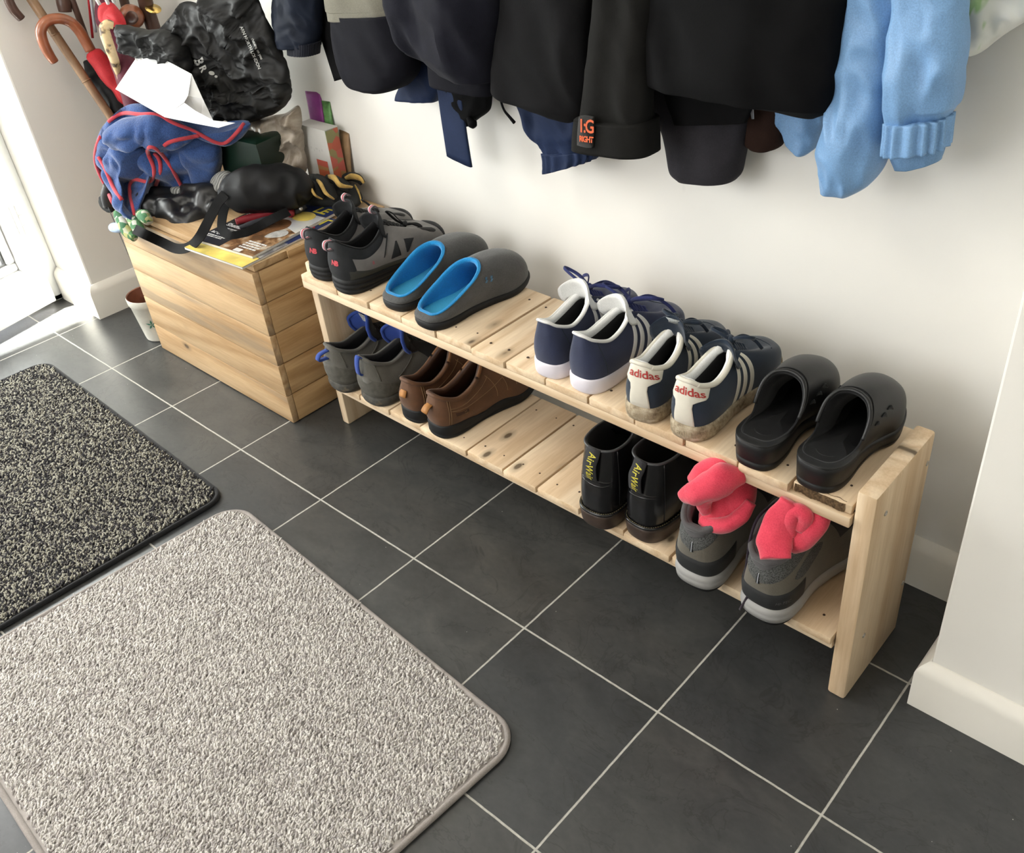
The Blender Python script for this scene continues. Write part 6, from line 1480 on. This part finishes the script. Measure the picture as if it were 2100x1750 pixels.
# round brown knob
kc = ony(270, 34, .45); fl = np.array([.345, .42, .004])
s3_ = thing('knob_stick', 'walking stick with round glossy brown knob above the black bag', 'stick', tuple(fl))
a = np.linspace(0, PI, 13); V, F = loft([[kc + np.array([math.cos(t) * math.sin(q), math.sin(t) * math.sin(q), math.cos(q)]) * .033 for t in np.linspace(0, 2 * PI, 24, endpoint=False)] for q in a[1:-1]], True, True, True); wpart('knob', V, F, WD, s3_)
V, F = pillow([(256, 40, .415), (262, 24, .42), (276, 24, .425), (284, 38, .425), (276, 50, .42), (262, 50, .415)], .006, .002, 30, 3, back=.5); wpart('knob_face', V, F, WDD, s3_)
tube_of([kc, kc * .5 + fl * .5, fl], [.011, .010, .008], WDD, 'shaft', s3_)
# dark staff with a brass band
a = ony(312, -30, .50); b = ony(316, 62, .50); fl = np.array([.345, .51, .004])
s4_ = thing('dark_staff', 'thick dark brown staff with thin brass band beside the black bag', 'stick', tuple(fl))
tube_of([a, b, fl], [.021, .020, .015], WDD, 'shaft', s4_, 8, 20)
q = a + (b - a) * .50; tube_of([q, q + (b - a) * .018], .0212, GOLD, 'band', s4_, 1, 24)
# two dark handles coming down from above
for (p, lab, nm) in ((((8, -40), (16, -5), (28, 20), (44, 38)), 'dark brown curved handle end at the top left corner', 'curved_handle_stick'), (((122, -50), (126, -20), (131, 8), (134, 24)), 'thick dark brown handle end above the polished crook', 'stout_handle_stick')):
    r0 = .0125 if 'curved' in nm else .019
    pp = [onx(u, v, .03 if 'curved' in nm else .06) for u, v in p]; topp = pp[0] + np.array([.02, .03, .05]); fl = np.array([.045 if 'curved' in nm else .10, .30 if 'curved' in nm else .36, .004])
    s5_ = thing(nm, lab, 'stick', tuple(fl)); tube_of([pp[3], pp[2], pp[1], pp[0], topp, topp + np.array([.015, .05, .0]), topp + np.array([.015, .085, -.05]), np.array([fl[0] + .01, topp[1] + .10, .6]), fl] if False else [pp[3], pp[2], pp[1], pp[0], topp, topp + np.array([.01, .06, .01]), topp + np.array([.02, .11, -.06])], [r0 * .9, r0, r0, r0, r0, r0, r0 * .8], WDD, 'handle', s5_, 6, 18)
    tube_of([topp + np.array([.02, .11, -.06]), fl + (topp - fl) * .4 + np.array([.02, .10, 0]), fl + np.array([.03, .12, 0])], [r0 * .7, r0 * .6, r0 * .5], WDD, 'shaft', s5_)

# ---- pink fleece socks stuffed in the hiking boots
PK = NT('coral_pink_fleece'); v_ = PK.coords(); f1 = PK.noise(v_, 30, 4, .6); f2 = PK.noise(v_, 420, 3, .6)
PK.color(PK.mix(.3, PK.ramp(f1, [(.3, (.60, .036, .072, 1)), (.7, (.74, .062, .105, 1))]), PK.ramp(f2, [(.35, (.48, .03, .06, 1)), (.65, (.82, .10, .15, 1))]))); PK.rough(.95); PK.b.inputs['Specular IOR Level'].default_value = .15; PK.b.inputs['Sheen Weight'].default_value = .4; PK.bump(f2, .5, .0015); PK = PK.m
def sockblob(px, depth, amp, scale, seed, **kw): return pillow(px, depth, amp, scale, seed, **kw)
k1 = thing('fleece_sock', 'fat folded pink fleece sock stuffed in the boot next to the black boots', 'sock', tuple(HB1.location + Vector((0, .1, .06))), 0, 'pink socks in the hiking boots')
V, F = sockblob([(1438, 1066, .225), (1436, 1040, .225), (1446, 1010, .23), (1462, 985, .235), (1492, 962, .24), (1524, 968, .25), (1545, 990, .26), (1552, 1012, .262), (1544, 1042, .255), (1522, 1064, .245), (1490, 1080, .235), (1460, 1080, .228)], .040, .008, 22, 2, back=.9); wpart('leg', V, F, PK, k1)
V, F = tubegeo([ony(1520, 975, .225), ony(1490, 980, .205), ony(1458, 996, .188), ony(1428, 1012, .178), ony(1408, 1020, .178)], [.016, .026, .031, .028, .018], 26, 8, False, .8); wpart('fold', fold(V, .009, 22, 5), F, PK, k1)
V, F = tubegeo([ony(1420, 985, .215), ony(1440, 972, .215), ony(1470, 958, .22), ony(1500, 955, .23)], [.012, .020, .020, .014], 18, 8); wpart('fold', fold(V, .003, 30, 6), F, PK, k1)
V, F = tubegeo([ony(1448, 1050, .192), ony(1443, 1030, .190), ony(1452, 1016, .188), ony(1466, 1012, .190), ony(1478, 1000, .195), ony(1486, 986, .202)], [.010, .015, .015, .014, .014, .010], 18, 8); wpart('fold', fold(V, .002, 40, 7), F, PK, k1)
V, F = tubegeo([ony(1440, 1066, .200), ony(1462, 1078, .196), ony(1492, 1076, .200), ony(1520, 1058, .214), ony(1540, 1030, .232)], [.011, .014, .015, .014, .010], 16, 8); wpart('fold', fold(V, .002, 40, 8), F, PK, k1)
k2 = thing('fleece_sock', 'pink fleece sock drooping over the heel of the boot beside the end panel', 'sock', tuple(HB2.location + Vector((0, .1, .06))), 0, 'pink socks in the hiking boots')
V, F = sockblob([(1578, 1120, .225), (1586, 1080, .23), (1602, 1040, .24), (1622, 1020, .25), (1655, 1030, .262), (1680, 1050, .27), (1686, 1078, .268), (1672, 1104, .258), (1640, 1126, .245), (1606, 1136, .232)], .030, .008, 22, 4, back=.9); wpart('leg', V, F, PK, k2)
V, F = tubegeo([ony(1624, 1030, .215), ony(1606, 1060, .205), ony(1594, 1090, .192), ony(1588, 1120, .176), ony(1590, 1146, .164)], [.020, .026, .030, .031, .026], 22, 8, False, .55, True, np.array([.35, -1, .2])); wpart('cuff', fold(V, .004, 30, 9), F, PK, k2)
V, F = tubegeo([ony(1622, 1122, .205), ony(1646, 1108, .212), ony(1668, 1084, .222), ony(1680, 1058, .235), ony(1670, 1034, .245)], [.014, .019, .020, .019, .013], 18, 8); wpart('fold', fold(V, .003, 36, 10), F, PK, k2)
V, F = tubegeo([ony(1622, 1098, .202), ony(1622, 1070, .206), ony(1630, 1050, .210), ony(1644, 1050, .212), ony(1652, 1064, .212), ony(1640, 1086, .208)], [.010, .014, .014, .013, .013, .009], 16, 8); wpart('fold', fold(V, .002, 40, 11), F, PK, k2)
# loose plum lace between the hiking boots
V, F = tubegeo([ony(1588, 1032, .26), ony(1556, 1060, .215), ony(1540, 1100, .195), ony(1532, 1150, .185), ony(1526, 1200, .18), ony(1532, 1212, .178), ony(1545, 1202, .176), ony(1534, 1222, .174), ony(1518, 1250, .172)], .0026, 8, 8); wpart('loose_lace', V, F, PLUM, HB2)
